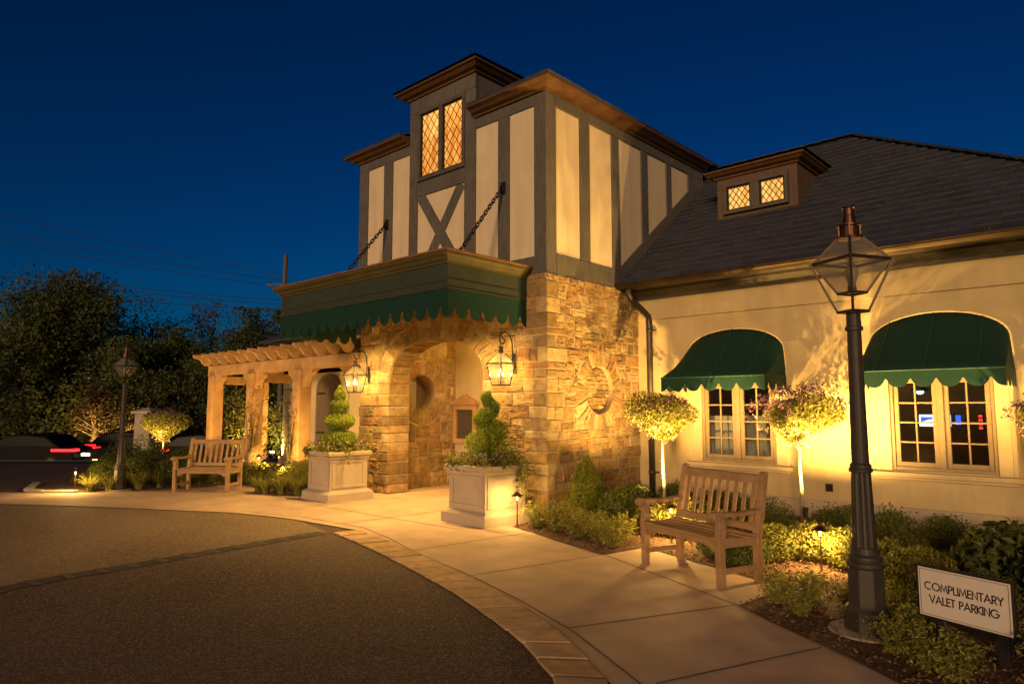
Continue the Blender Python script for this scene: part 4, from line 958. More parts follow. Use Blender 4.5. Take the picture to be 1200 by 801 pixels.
# ------------------------------------------------------------------ wall lanterns (lit)
def wall_lantern(x, zb, label):
    """wrought scroll bracket with a hanging tapered lantern; zb: height of the wall plate"""
    t = thing('wall_lantern', label, 'wall lantern', (x, YF-.04, zb), group='lit wall lanterns on the stone front', local=True)
    mb = MB(); mb.box(-.022, .022, -.012, .0, -.20, .12); mb.build('wall_plate', 'iron', t, bevel=.004)
    mb = MB(); pts = [(0, -.015, -.12), (0, -.05, -.02), (0, -.045, .16), (0, -.06, .30), (0, -.12, .40), (0, -.22, .445), (0, -.31, .41), (0, -.345, .33), (0, -.32, .27), (0, -.27, .25), (0, -.225, .28), (0, -.22, .325), (0, -.25, .345), (0, -.275, .325)]
    mb.tube(pts, [.011]*10+[.010, .009, .008, .007], 7); mb.build('scroll_bracket', 'iron', t, smooth=True)
    c = (0, -.31); s2 = math.sqrt(2)
    mb = MB(); mb.tube([(0, c[1], .275), (0, c[1], .20)], .007, 6); mb.lathe([(.032, .10), (.040, .11), (.040, .15), (.03, .19), (.045, .195), (.045, .205), (.012, .215)], (0, c[1], 0), 10); mb.build('chimney', 'iron', t)
    mb = MB(); top = [(a*.155, c[1]+b*.155, -.055) for a, b in ((-1,-1),(1,-1),(1,1),(-1,1))]; cap = [(a*.045, c[1]+b*.045, .10) for a, b in ((-1,-1),(1,-1),(1,1),(-1,1))]; bot = [(a*.098, c[1]+b*.098, -.385) for a, b in ((-1,-1),(1,-1),(1,1),(-1,1))]
    for i in range(4):
        mb.beam(top[i], top[(i+1) % 4], .018, .018); mb.beam(bot[i], bot[(i+1) % 4], .016, .016); mb.beam(top[i], bot[i], .014, .014); mb.beam(top[i], cap[i], .012, .012)
    mb.tube([(0, c[1], -.385), (0, c[1], -.335)], .012, 6)
    mb.build('cage', 'iron', t)
    mb = MB()
    for i in range(4): j = (i+1) % 4; mb.raw([bot[i], bot[j], top[j], top[i]], [(0, 1, 2, 3)]); mb.raw([top[i], top[j], cap[j], cap[i]], [(0, 1, 2, 3)])
    mb.build('pane', 'glass', t)
    for dx, dz in ((-.045, -.25), (0, -.19), (.045, -.25)):
        mb = MB(); mb.lathe([(.001, 0), (.010, .012), (.013, .026), (.008, .046), (.001, .06)], (dx, c[1], dz), 8); mb.build('flame', 'bulb_hot', t, smooth=True)
        mb = MB(); mb.tube([(dx, c[1], -.385), (dx, c[1], dz-.004)], .007, 6); mb.build('candle', 'brass', t)
    lamp('lantern_flame_light', 'POINT', (0, c[1], -.17), 11, size=.04, parent=t)
wall_lantern(-7.22, 2.33, 'lit lantern on a scroll bracket above the planter with the spiral topiary')
wall_lantern(-11.07, 2.28, 'lit lantern on a scroll bracket where the pergola meets the stone')

# ------------------------------------------------------------------ benches
def bench(loc, rz, label):
    t = thing('garden_bench', label, 'bench', loc, rz, 'weathered wooden benches', local=True)
    L, D = 1.14, .52; xl = L/2-.035; yf, yb = -D/2+.03, D/2-.03
    for s in (-1, 1):
        mb = MB(); x = s*xl
        mb.prism([(x-.033, yf-.03, 0), (x-.033, yf+.03, 0), (x-.033, yf+.032, .40), (x-.033, yf+.055, .50), (x-.033, yf+.035, .615), (x-.033, yf-.035, .615), (x-.033, yf-.028, .50), (x-.033, yf-.04, .42)], (.066, 0, 0)); mb.build('leg', 'teak', t, bevel=.006)
        mb = MB(); mb.prism([(x-.033, yb-.03, 0), (x-.033, yb+.03, 0), (x-.033, yb+.03, .42), (x-.033, yb+.14, .985), (x-.033, yb+.115, 1.005), (x-.033, yb+.075, .985), (x-.033, yb-.035, .42)], (.066, 0, 0)); mb.build('leg', 'teak', t, bevel=.006)
        mb = MB(); arm = [(yf-.105, .625), (yf-.095, .60), (yf-.06, .592), (yf-.02, .612), (yf+.10, .617), (yf+.25, .612), (yb+.02, .63), (yb+.02, .668), (yf+.25, .652), (yf+.05, .658), (yf-.05, .672), (yf-.095, .66)]
        mb.prism([(x-.042, y, z) for y, z in arm], (.084, 0, 0)); mb.build('armrest', 'teak', t, bevel=.010)
        mb = MB(); mb.box(x-.018, x+.018, yf+.031, yb-.031, .115, .165); mb.build('stretcher', 'teak', t, bevel=.005)
        mb = MB(); mb.box(x-.020, x+.020, yf+.034, yb-.037, .345, .415); mb.build('side_rail', 'teak', t, bevel=.005)
    mb = MB(); mb.prism([(-xl+.034, yf, .415), (-xl+.034, yf, .30), (-xl+.10, yf, .30), (-xl+.14, yf, .335), (-xl+.22, yf, .35), (xl-.22, yf, .35), (xl-.14, yf, .335), (xl-.10, yf, .30), (xl-.034, yf, .30), (xl-.034, yf, .415)][::-1], (0, .03, 0)); mb.build('front_rail', 'teak', t, bevel=.004)
    mb = MB(); ys = np.linspace(yf-.03, yb-.055, 6)
    for i, y in enumerate(ys):
        z = .432-.018*math.sin(math.pi*i/5); hw_ = xl+.03 if i else xl-.035
        mb.box(-hw_ if 0 < i else -xl+.035, hw_, y-.034, y+.034, z-.011, z+.011)
    mb.build('seat', 'teak', t, bevel=.005)
    mb = MB(); lean = lambda z: yb-.01+(z-.42)*.195
    mb.prism([(-xl+.034, lean(.90)-.02, .885), (-xl+.034, lean(.90)+.02, .89), (-xl+.034, lean(.97)+.02, .97), (-xl+.034, lean(.97)-.02, .965)], (2*xl-.068, 0, 0))
    mb.prism([(-xl+.034, lean(.47)-.02, .46), (-xl+.034, lean(.47)+.02, .465), (-xl+.034, lean(.52)+.02, .525), (-xl+.034, lean(.52)-.02, .52)], (2*xl-.068, 0, 0))
    for i in range(9):
        x = -xl+.034+(2*xl-.068)*(i+.5)/9; mb.beam((x, lean(.52), .522), (x, lean(.89), .888), .046, .016, up=(0, 1, 0))
    mb.build('backrest', 'teak', t, bevel=.003)
    return t
bench((-3.30, 6.27, .0), R(-20.2), 'weathered wooden garden bench on the concrete pad beside the lamp post and valet sign')
bench((-13.45, 5.87, .0), R(36), 'weathered wooden garden bench in front of the pergola and its planting')

# ------------------------------------------------------------------ planters with topiary
def planter(loc, rz, s, h, label):
    t = thing('stone_planter', label, 'planter', loc, rz, 'square cast stone planters by the doorway', local=True)
    a = s/2
    mb = MB(); mb.box(-a, a, -a, a, 0, .13); mb.prism([(x*(a-.0), y*(a-.0), .13) for x, y in ((-1,-1),(1,-1),(1,1),(-1,1))], (0, 0, .001))
    q = [(a, .131), (a-.015, .15), (a-.05, .17), (a-.075, .185)]
    v = [(x*r, y*r, z) for r, z in q for x, y in ((-1,-1),(1,-1),(1,1),(-1,1))]; mb.raw(v, [(i*4+k, i*4+(k+1) % 4, i*4+4+(k+1) % 4, i*4+4+k) for i in range(3) for k in range(4)])
    mb.build('plinth', 'planter', t, bevel=.006)
    b = a-.08
    mb = MB(); mb.box(-b, b, -b, b, .132, h-.10); body = mb.build('body', 'planter', t)
    for k in range(4):
        mb = MB(); M_ = Matrix.Rotation(k*math.pi/2, 4, 'Z'); z0, z1 = .22, h-.14
        def bx(x0, x1, y0, y1, c, d): 
            mb.raw([M_ @ Vector(p) for p in [(x0,y0,c),(x1,y0,c),(x1,y1,c),(x0,y1,c),(x0,y0,d),(x1,y0,d),(x1,y1,d),(x0,y1,d)]], [(0,3,2,1),(4,5,6,7),(0,1,5,4),(1,2,6,5),(2,3,7,6),(3,0,4,7)])
        w = b-.035
        bx(-w, w, -b-.014, -b-.001, z0, z0+.05); bx(-w, w, -b-.014, -b-.001, z1-.05, z1); bx(-w, -w+.07, -b-.014, -b-.001, z0+.05, z1-.05); bx(w-.07, w, -b-.014, -b-.001, z0+.05, z1-.05)
        for sg in ():
            p0, p1 = Vector((-(w-.08), -b-.008-.003*(sg > 0), z0+.06 if sg > 0 else z1-.06)), Vector((w-.08, -b-.008-.003*(sg > 0), z1-.06 if sg > 0 else z0+.06))
            mm = MB(); mm.beam(p0, p1, .016, .016, up=(0, 1, 0)); mb.raw([M_ @ Vector(p) for p in mm.v], mm.f)
        mb.build('panel_moulding', 'planter', body, bevel=.006)
    mb = MB(); q = [(b, h-.13), (b+.02, h-.125), (b+.025, h-.09), (b+.05, h-.065), (b+.06, h-.06), (b+.06, h-.005), (b+.05, h), (b-.03, h), (b-.03, h-.06)]
    v = [(x*r, y*r, z) for r, z in q for x, y in ((-1,-1),(1,-1),(1,1),(-1,1))]; mb.raw(v, [(i*4+k, i*4+(k+1) % 4, i*4+4+(k+1) % 4, i*4+4+k) for i in range(len(q)-1) for k in range(4)])
    mb.build('rim', 'planter', t, bevel=.004)
    mb = MB(); mb.raw([(x*(b-.02), y*(b-.02), h-.05) for x, y in ((-1,-1),(1,-1),(1,1),(-1,1))], [(0, 1, 2, 3)]); mb.build('soil', 'soil', t)
def bedding(loc, rz, s, h, seed, label, trail):
    """low mixed planting round the topiary that spills over the rim"""
    g = np.random.default_rng(seed); t = thing('trailing_flowers', label, 'flowers', (loc[0], loc[1], h), rz, 'flowers filling the stone planters', local=True); a = s/2-.07
    n = 2400; P = np.stack([g.uniform(-a, a, n), g.uniform(-a, a, n), g.uniform(-.02, .16, n)], 1); e = np.maximum(abs(P[:, 0]), abs(P[:, 1]))/a
    P[:, 2] += .05*np.sin(P[:, 0]*13+seed)*np.sin(P[:, 1]*11); P[:, :2] *= (1+.14*(e > .8))[:, None]; P[:, 2] -= .05*(e > .93)
    Ps = [P]
    for (tx, ty, m, ln) in trail:
        for k in range(m):
            bx, by = tx+g.uniform(-.14, .14), ty+g.uniform(-.05, .05); L_ = ln*g.uniform(.4, 1); q = np.linspace(0, 1, 26)[:, None]
            Ps.append(np.concatenate([bx+g.normal(size=(26, 1))*.018+.03*np.sin(q*7), by+g.normal(size=(26, 1))*.012-np.sign(ty)*0+0*q, .07-q*L_], 1))
    P = np.concatenate(Ps); v, f = leaf_arrays(P, np.tile([0, 0, 1.], (len(P), 1)), .045, .6, g, .8); obj_np('leaves', v, f, 'leaf_per', t)
    n = 90; P = np.stack([g.uniform(-a, a, n), g.uniform(-a, a, n), g.uniform(.08, .16, n)], 1); k = g.integers(0, 5, n)
    for nm, mm, sel in (('violet_bloom', 'petal_violet', k < 3), ('pale_bloom', 'petal_pale', k >= 3)):
        Q = np.repeat(P[sel], 4, 0)+g.normal(size=(sel.sum()*4, 3))*.012; v, f = leaf_arrays(Q, np.tile([0, -.4, .8], (len(Q), 1)), .034, .9, g, .5); obj_np(nm, v, f, mm, t)
def topiary(loc, label, kind, seed):
    g = np.random.default_rng(seed); t = thing('spiral_topiary', label, 'topiary', loc, 0, local=True)
    mb = MB(); mb.tube([(0, 0, -.06), (.01, 0, .5), (0, .01, 1.0)], [.028, .022, .010], 8); mb.build('trunk', 'bark', t)
    n = 15000
    if kind == 'spiral':       # one tapering coil
        q = g.uniform(0, 1, n)**1.25; th = q*2*math.pi*2.6+.6; rt = .15*(1-q)+.075; rh = .165*(1-q)**.8+.02; zc = .13+q*.86
        d = g.normal(size=(n, 3)); d /= np.linalg.norm(d, axis=1, keepdims=True); d[:, 2] *= .9
        P = np.stack([rh*np.cos(th), rh*np.sin(th), zc], 1)+d*(rt*g.uniform(.72, 1.06, n))[:, None]
        m = n//5; q2 = g.uniform(0, 1, m); P[:m] = np.stack([g.normal(size=m)*.05*(1-q2), g.normal(size=m)*.05*(1-q2), .05+q2*.9], 1)
    else:                      # clipped cushions one above the other
        tiers = [(.15, .32, .165), (.47, .265, .155), (.74, .16, .15), (.93, .10, .13), (1.03, .05, .08)]; w = np.array([.38, .30, .18, .10, .04]); k = g.choice(5, n, p=w)
        T = np.array(tiers)[k]; d = g.normal(size=(n, 3)); d /= np.linalg.norm(d, axis=1, keepdims=True)
        P = d*np.stack([T[:, 1], T[:, 1], T[:, 2]], 1)*g.uniform(.75, 1.05, n)[:, None]; P[:, 2] += T[:, 0]+.05
    v, f = leaf_arrays(P, d, .034, .5, g, .6); obj_np('clipped_foliage', v, f, 'leaf_top', t)
planter((-7.00, 7.06, 0), R(-3), .93, .80, 'square cast stone planter before the arch with a path lamp shining on its side')
planter((-10.63, 6.95, 0), R(-2.5), .90, .84, 'square cast stone planter in front of the arched door beside the pergola')
bedding((-7.00, 7.06, .80), R(-3), .93, .80, 4, 'trailing leaves and violet flowers round the single spiral topiary', [(.42, .2, 16, .60), (.41, -.1, 5, .12), (-.25, -.42, 8, .16)])
bedding((-10.63, 6.95, .84), R(-2.5), .90, .84, 6, 'trailing leaves and flowers round the tiered topiary by the arched door', [(-.33, -.41, 10, .2), (.42, -.12, 7, .42)])
topiary((-7.00, 7.08, .80), 'one corkscrew evergreen topiary standing in front of the stone arch', 'spiral', 12)
topiary((-10.63, 6.96, .84), 'evergreen topiary clipped in stacked cushions before the arched door', 'tiers', 13)

# ------------------------------------------------------------------ lamp posts (unlit glass heads)
def lamp_post(loc, rz, s, label, bulb):
    t = thing('lamp_post', label, 'lamp post', loc, rz, 'street lamps with diamond shaped glass heads', local=True); t.scale = (s, s, s)
    mb = MB(); mb.lathe([(.27, -.05), (.27, .012), (.255, .02)], n=32); mb.build('footing', 'kerb', t, bevel=.005)
    mb = MB(); o8 = math.pi/8
    mb.lathe([(.155, .02), (.158, .16), (.138, .185), (.130, .20), (.125, .43), (.116, .455)], n=8, ph=o8); mb.lathe([(.118, .455), (.128, .465), (.128, .49), (.112, .505), (.118, .515), (.118, .535), (.098, .555), (.092, .60)], n=24); mb.build('base', 'post_paint', t, bevel=.006)
    mb = MB(); n = 32; v = []; zs = [.60, 1.13]; rs_ = [.082, .066]
    for z, r in zip(zs, rs_): v += [((r+(.0 if k % 4 in (0, 1) else -.007))*math.cos(2*math.pi*k/n), (r+(.0 if k % 4 in (0, 1) else -.007))*math.sin(2*math.pi*k/n), z) for k in range(n)]
    mb.raw(v, [(k, (k+1) % n, n+(k+1) % n, n+k) for k in range(n)])
    mb.lathe([(.068, 1.13), (.080, 1.135), (.082, 1.155), (.073, 1.165), (.073, 1.185), (.060, 1.20), (.048, 2.17), (.062, 2.175), (.062, 2.20), (.052, 2.205), (.048, 2.30), (.056, 2.305)], n=20); mb.build('pole', 'post_paint', t, smooth=False)
    sq = lambda r, z: [(r*math.cos(k*math.pi/2), r*math.sin(k*math.pi/2), z) for k in range(4)]
    wide, colr, ing, foot, wid2 = sq(.262, 2.695), sq(.085, 2.875), sq(.098, 2.455), sq(.105, 2.315), sq(.285, 2.70)
    mb = MB()
    for i in range(4):
        j = (i+1) % 4
        mb.beam(wide[i], wide[j], .021, .021); mb.beam(wide[i], colr[i], .019, .019); mb.beam(wide[i], ing[i], .017, .017); mb.beam(ing[i], ing[j], .017, .017); mb.beam(wid2[i], foot[i], .017, .017); mb.beam(foot[i], foot[j], .018, .018); mb.beam(wide[i], wid2[i], .012, .012)
    mb.tube([(0, 0, 2.30), (0, 0, 2.50)], .010, 8); mb.build('lantern_frame', 'lamp_frame', t)
    mb = MB()
    for i in range(4):
        j = (i+1) % 4; mb.raw([wide[i], wide[j], colr[j], colr[i]], [(0, 1, 2, 3)]); mb.raw([ing[i], ing[j], wide[j], wide[i]], [(0, 1, 2, 3)])
    mb.build('pane', 'seedy', t)
    mb = MB(); mb.lathe([(.092, 2.872), (.095, 2.885), (.078, 2.89), (.072, 2.96), (.088, 2.965), (.088, 2.975), (.05, 2.98), (.046, 3.045), (.040, 3.05), (.040, 3.10), (.048, 3.105), (.044, 3.12), (.01, 3.125)], n=18)
    for k in range(6): a = k*math.pi/3; mb.tube([(.084*math.cos(a), .084*math.sin(a), 2.885), (.084*math.cos(a), .084*math.sin(a), 2.965)], .006, 5)
    mb.build('chimney', 'copper', t)
    mb = MB(); mb.lathe([(.03, 2.50), (.03, 2.54), (.042, 2.57), (.05, 2.62), (.03, 2.66), (.016, 2.72), (.012, 2.76)], n=14); mb.build('bulb', 'bulb_off', t, smooth=True)
    mb = MB(); mb.lathe([(.032, 2.455), (.032, 2.50)], n=12); mb.build('burner', 'brass', t)
lamp_post((-1.56, 5.46, 0), R(-74), 1.0, 'tall unlit lamp post with an octagonal base beside the valet parking sign', 1)
lamp_post((-14.84, 4.76, 0), R(-20), .9, 'unlit lamp post at the tip of the planted island by the road', 1)

# ------------------------------------------------------------------ valet sign
vs = thing('valet_sign', 'small white sign with black lettering on two stakes in the flower bed', 'sign', (-.93, 5.27, 0), R(-19), local=True)
for x in (-.20, .20):
    mb = MB(); mb.box(x-.032, x+.032, .022, .055, -.05, .5); mb.build('stake', 'board_black', vs, bevel=.003)
mb = MB(); mb.box(-.295, .295, -.010, .021, .212, .552); mb.build('frame', 'board_black', vs, bevel=.003)
mb = MB(); mb.box(-.281, .281, -.0135, -.011, .226, .538); fc = mb.build('face', 'board_white', vs)
mb = MB(); 
for q in ((-.270, .270, .236, .2385), (-.270, .270, .5255, .528), (-.270, -.2675, .2385, .5255), (.2675, .270, .2385, .5255)): mb.box(q[0], q[1], -.0152, -.0142, q[2], q[3])
mb.build('border_line', 'board_black', fc)
def arc(cx, cy, rx, ry, a0, a1, n=18): return [(cx+rx*math.cos(R(a0+(a1-a0)*i/n)), cy+ry*math.sin(R(a0+(a1-a0)*i/n))) for i in range(n+1)]
GLYPH = {'C': (.92, [arc(.5, .5, .5, .5, 48, 312)]), 'O': (1.0, [arc(.5, .5, .5, .5, 0, 360, 28)]), 'M': (.90, [[(0, 0), (.13, 1), (.45, .16), (.77, 1), (.90, 0)]]),
    'P': (.52, [[(.04, 0), (.04, 1)], [(.04, 1), (.26, 1)] + arc(.26, .74, .26, .26, 90, -90)[1:] + [(.04, .48)]]), 'L': (.42, [[(.04, 1), (.04, 0), (.42, 0)]]), 'I': (.08, [[(.04, 0), (.04, 1)]]),
    'E': (.46, [[(.46, 1), (.04, 1), (.04, 0), (.46, 0)], [(.04, .53), (.44, .53)]]), 'N': (.70, [[(.04, 0), (.04, 1), (.66, 0), (.66, 1)]]), 'T': (.52, [[(0, 1), (.52, 1)], [(.26, 1), (.26, 0)]]),
    'A': (.80, [[(0, 0), (.40, 1), (.80, 0)], [(.15, .33), (.65, .33)]]), 'R': (.56, [[(.04, 0), (.04, 1)], [(.04, 1), (.26, 1)] + arc(.26, .74, .26, .26, 90, -90)[1:] + [(.04, .48)], [(.24, .48), (.54, 0)]]),
    'Y': (.66, [[(0, 1), (.33, .46), (.66, 1)], [(.33, .46), (.33, 0)]]), 'V': (.74, [[(0, 1), (.37, 0), (.74, 1)]]), 'K': (.58, [[(.04, 0), (.04, 1)], [(.54, 1), (.06, .5), (.58, 0)]]),
    'G': (1.0, [arc(.5, .5, .5, .5, 42, 360) + [(.56, .5)]]), ' ': (.32, [])}
def lettering(txt, h, x, z, y, parent, width, st=.18):
    total = sum(GLYPH[c][0] for c in txt); sp = (width/h-total)/(len(txt)-1); u = -width/h/2; mb = MB()
    for c in txt:
        w, lines = GLYPH[c]
        for pl in lines:
            P = [Vector(p) for p in pl]; n = len(P); Lf, Rt = [], []; closed = (P[0]-P[-1]).length < 1e-6
            for i, p in enumerate(P):
                d0 = (p-P[i-1]).normalized() if i else ((P[0]-P[-2]).normalized() if closed else (P[1]-p).normalized()); d1 = (P[i+1]-p).normalized() if i < n-1 else ((P[1]-P[0]).normalized() if closed else d0)
                t = d0+d1; t = t.normalized() if t.length > .1 else d0; nn = Vector((-t.y, t.x)); k = st/2/max(abs(nn.dot(Vector((-d0.y, d0.x)))), .45); e = Vector((0, 0))
                if not closed and c not in 'COG': e = d0*(-st*.45 if i == 0 else (st*.45 if i == n-1 else 0))
                Lf.append(p+nn*k+e); Rt.append(p-nn*k+e)
            pts = [(x+(u+q.x)*h, y, z+q.y*h) for pr_ in zip(Lf, Rt) for q in pr_]
            mb.raw(pts, [(2*i, 2*i+1, 2*i+3, 2*i+2) for i in range(n-1)])
        u += w+sp
    o = mb.build('lettering', 'board_black', parent); return o
lettering('COMPLIMENTARY', .046, 0, .400, -.0150, fc, .475)
lettering('VALET PARKING', .046, 0, .318, -.0150, fc, .42)

# ------------------------------------------------------------------ garden lights
def path_light(loc, label, h=.42, e=5, aim=None):
    t = thing('path_light', label, 'garden light', loc, group='small path lights', local=True)
    mb = MB(); mb.tube([(0, 0, -.05), (0, 0, h-.085)], .009, 8); mb.lathe([(.010, h-.10), (.014, h-.085), (.014, h-.08)], n=8); mb.build('stake', 'brass', t)
    mb = MB(); mb.lathe([(.078, h-.025), (.080, h-.018), (.030, h+.018), (.022, h+.022), (.018, h+.04), (.006, h+.045)], n=16); mb.build('cap', 'brass', t)
    mb = MB(); mb.lathe([(.008, h-.079), (.011, h-.07), (.011, h-.045), (.008, h-.026)], n=10); mb.build('lens', 'bulb_path', t)
    lamp('path_lamp_light', 'POINT', (0, 0, h-.06), e, size=.03, parent=t)
path_light((-6.30, 6.93, 0), 'path light throwing a bright patch on the side of the stone planter', .44, 13)
path_light((-4.22, 7.36, 0), 'path light among the lit shrubs right behind the wooden bench', .44, 40)
path_light((-2.44, 7.14, 0), 'path light before the glowing boxwood near the tall lamp post', .42, 40)
path_light((-15.05, 4.05, 0), 'path light at the kerb end of the planted island by the road', .42, 34)
path_light((-15.30, 7.85, 0), 'path light shining low between the pergola posts', .48, 14)
path_light((-12.75, 7.05, 0), 'path light standing in the clipped shrubs next to the planter by the arched door', .46, 9)
path_light((-14.05, 7.35, 0), 'path light low in the planting behind the bench before the pergola', .46, 16)
def uplight(loc, aim, e, cone, label, blend=.85, size=.03):
    t = thing('ground_uplight', label, 'garden light', loc, group='spotlights hidden in the planting', local=True); a = Vector(aim)-Vector(loc); a.normalize()
    mb = MB(); mb.tube([(0, 0, -.04), (0, 0, .06)], .012, 6); c = Vector((0, 0, .085)); mb.tube([c-a*.05, c+a*.03, c+a*.032, c+a*.065], [.028, .033, .038, .038], 12); mb.build('housing', 'iron', t)
    lamp('uplight_beam', 'SPOT', c+a*.068, e, size=size, aim=c+a*3, cone=cone, blend=blend, parent=t)
uplight((-5.18, 8.72, .16), (-5.28, 9.05, 2.3), 560, 146, 'spotlight at the foot of the flowering standard nearest the stone tower')
uplight((-3.34, 9.26, .16), (-3.42, 9.56, 2.4), 520, 146, 'spotlight at the foot of the flowering standard between the two awnings')
uplight((-.48, 8.92, .16), (-.56, 9.22, 2.4), 540, 146, 'spotlight at the foot of the flowering standard past the second awning')
uplight((-2.96, 9.30, .16), (-3.02, 9.62, 2.4), 440, 146, 'spotlight added to brighten the cream wall beside the window behind the lamp post')  # extra beam added to light the wall past the tree crown
uplight((-19.05, 6.72, .25), (-19.5, 7.3, 1.1), 170, 115, 'spotlight at the foot of the flowering standard by the white gate pier')
uplight((-17.3, 8.3, .18), (-18.1, 9.3, 1.2), 190, 115, 'spotlight under the shrub at the outer pergola post')
uplight((-16.55, 8.75, .18), (-17.2, 9.8, 1.1), 150, 90, 'spotlight under the broad leaved shrub inside the pergola')
uplight((-13.05, 7.05, .30), (-14.0, 9.0, 2.2), 85, 120, 'spotlight at the pergola post nearest the arched door')
uplight((-15.0, 6.85, .25), (-15.9, 7.95, 2.3), 90, 110, 'spotlight at the middle pergola post')
uplight((-17.2, 7.15, .25), (-18.0, 7.95, 2.3), 80, 110, 'spotlight at the outer front pergola post')
uplight((-39.0, 11.0, gh(38)), (-40.6, 11.5, 1.2), 520, 120, 'distant spotlight glowing orange under a small tree across the road')
uplight((-41.5, 13.4, gh(38)), (-42.6, 13.6, 1.2), 420, 120, 'second distant spotlight glowing orange under bushes across the road')

# ------------------------------------------------------------------ planting
def shrub_mesh(kind, seed):
    g = np.random.default_rng(seed)
    if kind == 'box':       # clipped low shrub, small leaves, radius .35 height .45
        P, d = blob_points(g, 3400, .34, .34, .21, .19, .16, .62, 10, flat=.02); v, f = leaf_arrays(P, d, .034, .55, g, .7); return mesh_np('shrub_foliage', v, f, 'leaf_box')
    if kind == 'boxdark':
        P, d = blob_points(g, 2600, .34, .34, .27, .22, .2, .55, 10, flat=.02); v, f = leaf_arrays(P, d, .040, .55, g, .8); return mesh_np('shrub_foliage', v, f, 'leaf_dark')
    if kind == 'loose':     # looser dark shrub with upright shoots
        P, d = blob_points(g, 2300, .40, .40, .30, .28, .34, .35, 14, flat=.02); Q = []
        for k in range(46):
            a, r = g.uniform(0, 6.28), g.uniform(0, .36); h = g.uniform(.42, .66)*(1-.5*r); q = np.linspace(.25, 1, 16)[:, None]; Q.append(np.concatenate([(r*(.6+.6*q))*math.cos(a), (r*(.6+.6*q))*math.sin(a), h*q], 1)+g.normal(size=(16, 3))*.014)
        Q = np.concatenate(Q); P = np.concatenate([P, Q]); d = np.concatenate([d, np.tile([0, 0, .6], (len(Q), 1))]); v, f = leaf_arrays(P, d, .048, .42, g, .9); return mesh_np('shrub_foliage', v, f, 'leaf_dark')
    if kind == 'perennial': # airy clump of leafy stems
        Q = []; D = []
        for k in range(64):
            a, r0, r1 = g.uniform(0, 6.28), g.uniform(0, .10), g.uniform(.06, .30); h = g.uniform(.16, .36)*(1.15-r1); m = 22; q = np.linspace(.08, 1, m)[:, None]; r = r0+(r1-r0)*q**1.4
            Q.append(np.concatenate([r*math.cos(a), r*math.sin(a), h*np.sin(q*1.5)], 1)+g.normal(size=(m, 3))*.011); D.append(np.tile([math.cos(a)*.5, math.sin(a)*.5, .8], (m, 1)))
        v, f = leaf_arrays(np.concatenate(Q), np.concatenate(D), .034, .48, g, .7); return mesh_np('perennial_foliage', v, f, 'leaf_per')
    if kind == 'grassy':    # arching strap leaves, daylily like
        V = []; F = []; n = 0
        for k in range(120):
            a = g.uniform(0, 6.28); r0 = g.uniform(0, .07); L_ = g.uniform(.2, .42); bend = g.uniform(.4, 1.1); w = g.uniform(.008, .014); pts = []
            for i in range(6):
                q = i/5; x = r0+L_*q*math.sin(bend*q)*1.0; z = L_*q*math.cos(bend*q*.9); px_, py_ = -math.sin(a)*w*(1-q*.85), math.cos(a)*w*(1-q*.85); c, s_ = math.cos(a), math.sin(a); pts += [(x*c-px_, x*s_-py_, z), (x*c+px_, x*s_+py_, z)]
            V += pts; F += [(n+2*i, n+2*i+1, n+2*i+3, n+2*i+2) for i in range(5)]; n += 12
        return mesh_np('perennial_foliage', np.array(V), np.array(F), 'leaf_per')
    if kind == 'broad':
        P, d = blob_points(g, 900, .42, .42, .34, .34, .3, .4, 12, flat=.03); v, f = leaf_arrays(P, d, .12, .55, g, .6); return mesh_np('shrub_foliage', v, f, 'leaf_big')
MESH = {k: [shrub_mesh(k, 100+i*7+len(k)) for i in range(n)] for k, n in (('box', 3), ('boxdark', 2), ('loose', 4), ('perennial', 4), ('grassy', 3), ('broad', 2))}
rv = random.Random(77)
def plant(name, kind, x, y, s, label, group, cat='shrub', sz=1.):
    o = bpy.data.objects.new(name, rv.choice(MESH[kind])); COL.objects.link(o); o.location = (x, y, .005); o.rotation_euler = (0, 0, rv.uniform(0, 6.28)); k = s*rv.uniform(.92, 1.08); o.scale = (k, k, k*sz*rv.uniform(.92, 1.08))
    tag(o, label, cat, group, 'thing'); return o
def rowp(name, kind, pts, s, fmt, group, cat='shrub', sz=1.):
    for i, p in enumerate(pts): plant(name, kind, p[0], p[1], s*(p[2] if len(p) > 2 else 1), fmt.format(ORD[i]), group, cat, sz)
rowp('perennial_clump', 'perennial', [(-6.10, 7.12), (-5.72, 7.02), (-5.25, 6.90), (-4.86, 6.80), (-4.60, 6.72, .9)], .95, '{} yellow green perennial from the planter along the walk towards the bench', 'perennials edging the bed by the stone tower', 'plant')
rowp('perennial_clump', 'perennial', [(-5.86, 7.42), (-5.30, 7.30), (-4.75, 7.15, .9)], .9, '{} yellow green perennial in the second rank from the stone tower corner', 'perennials behind the bed edge', 'plant')
rowp('perennial_clump', 'perennial', [(-2.32, 5.72, .9), (-2.06, 5.50, .9), (-2.14, 6.02, .9), (-1.82, 5.92, .8), (-1.30, 5.08, .9), (-1.26, 5.55, .9), (-1.10, 4.92, 1.05), (-.92, 4.83, 1.0), (-.42, 4.95, 1.1), (-1.50, 6.0, .9), (-.55, 5.55, .9)], .74, '{} leafy perennial along the bed edge counted from the bench towards the valet sign', 'perennials round the lamp post and sign', 'plant')
rowp('boxwood_shrub', 'box', [(-4.62, 7.75, 1.05), (-4.20, 7.85, 1.15), (-3.72, 7.65, 1.0)], 1.0, '{} bright lit boxwood from the stone tower in the row behind the bench', 'lit boxwoods behind the bench')
rowp('boxwood_shrub', 'box', [(-2.98, 7.30, .95), (-2.64, 7.56, 1.0), (-2.24, 7.42, 1.0), (-1.86, 7.10, .95), (-1.50, 6.78, .9), (-1.22, 6.40, .8)], 1.0, '{} boxwood from the bench in the low row running behind the lamp post', 'boxwoods behind the lamp post')
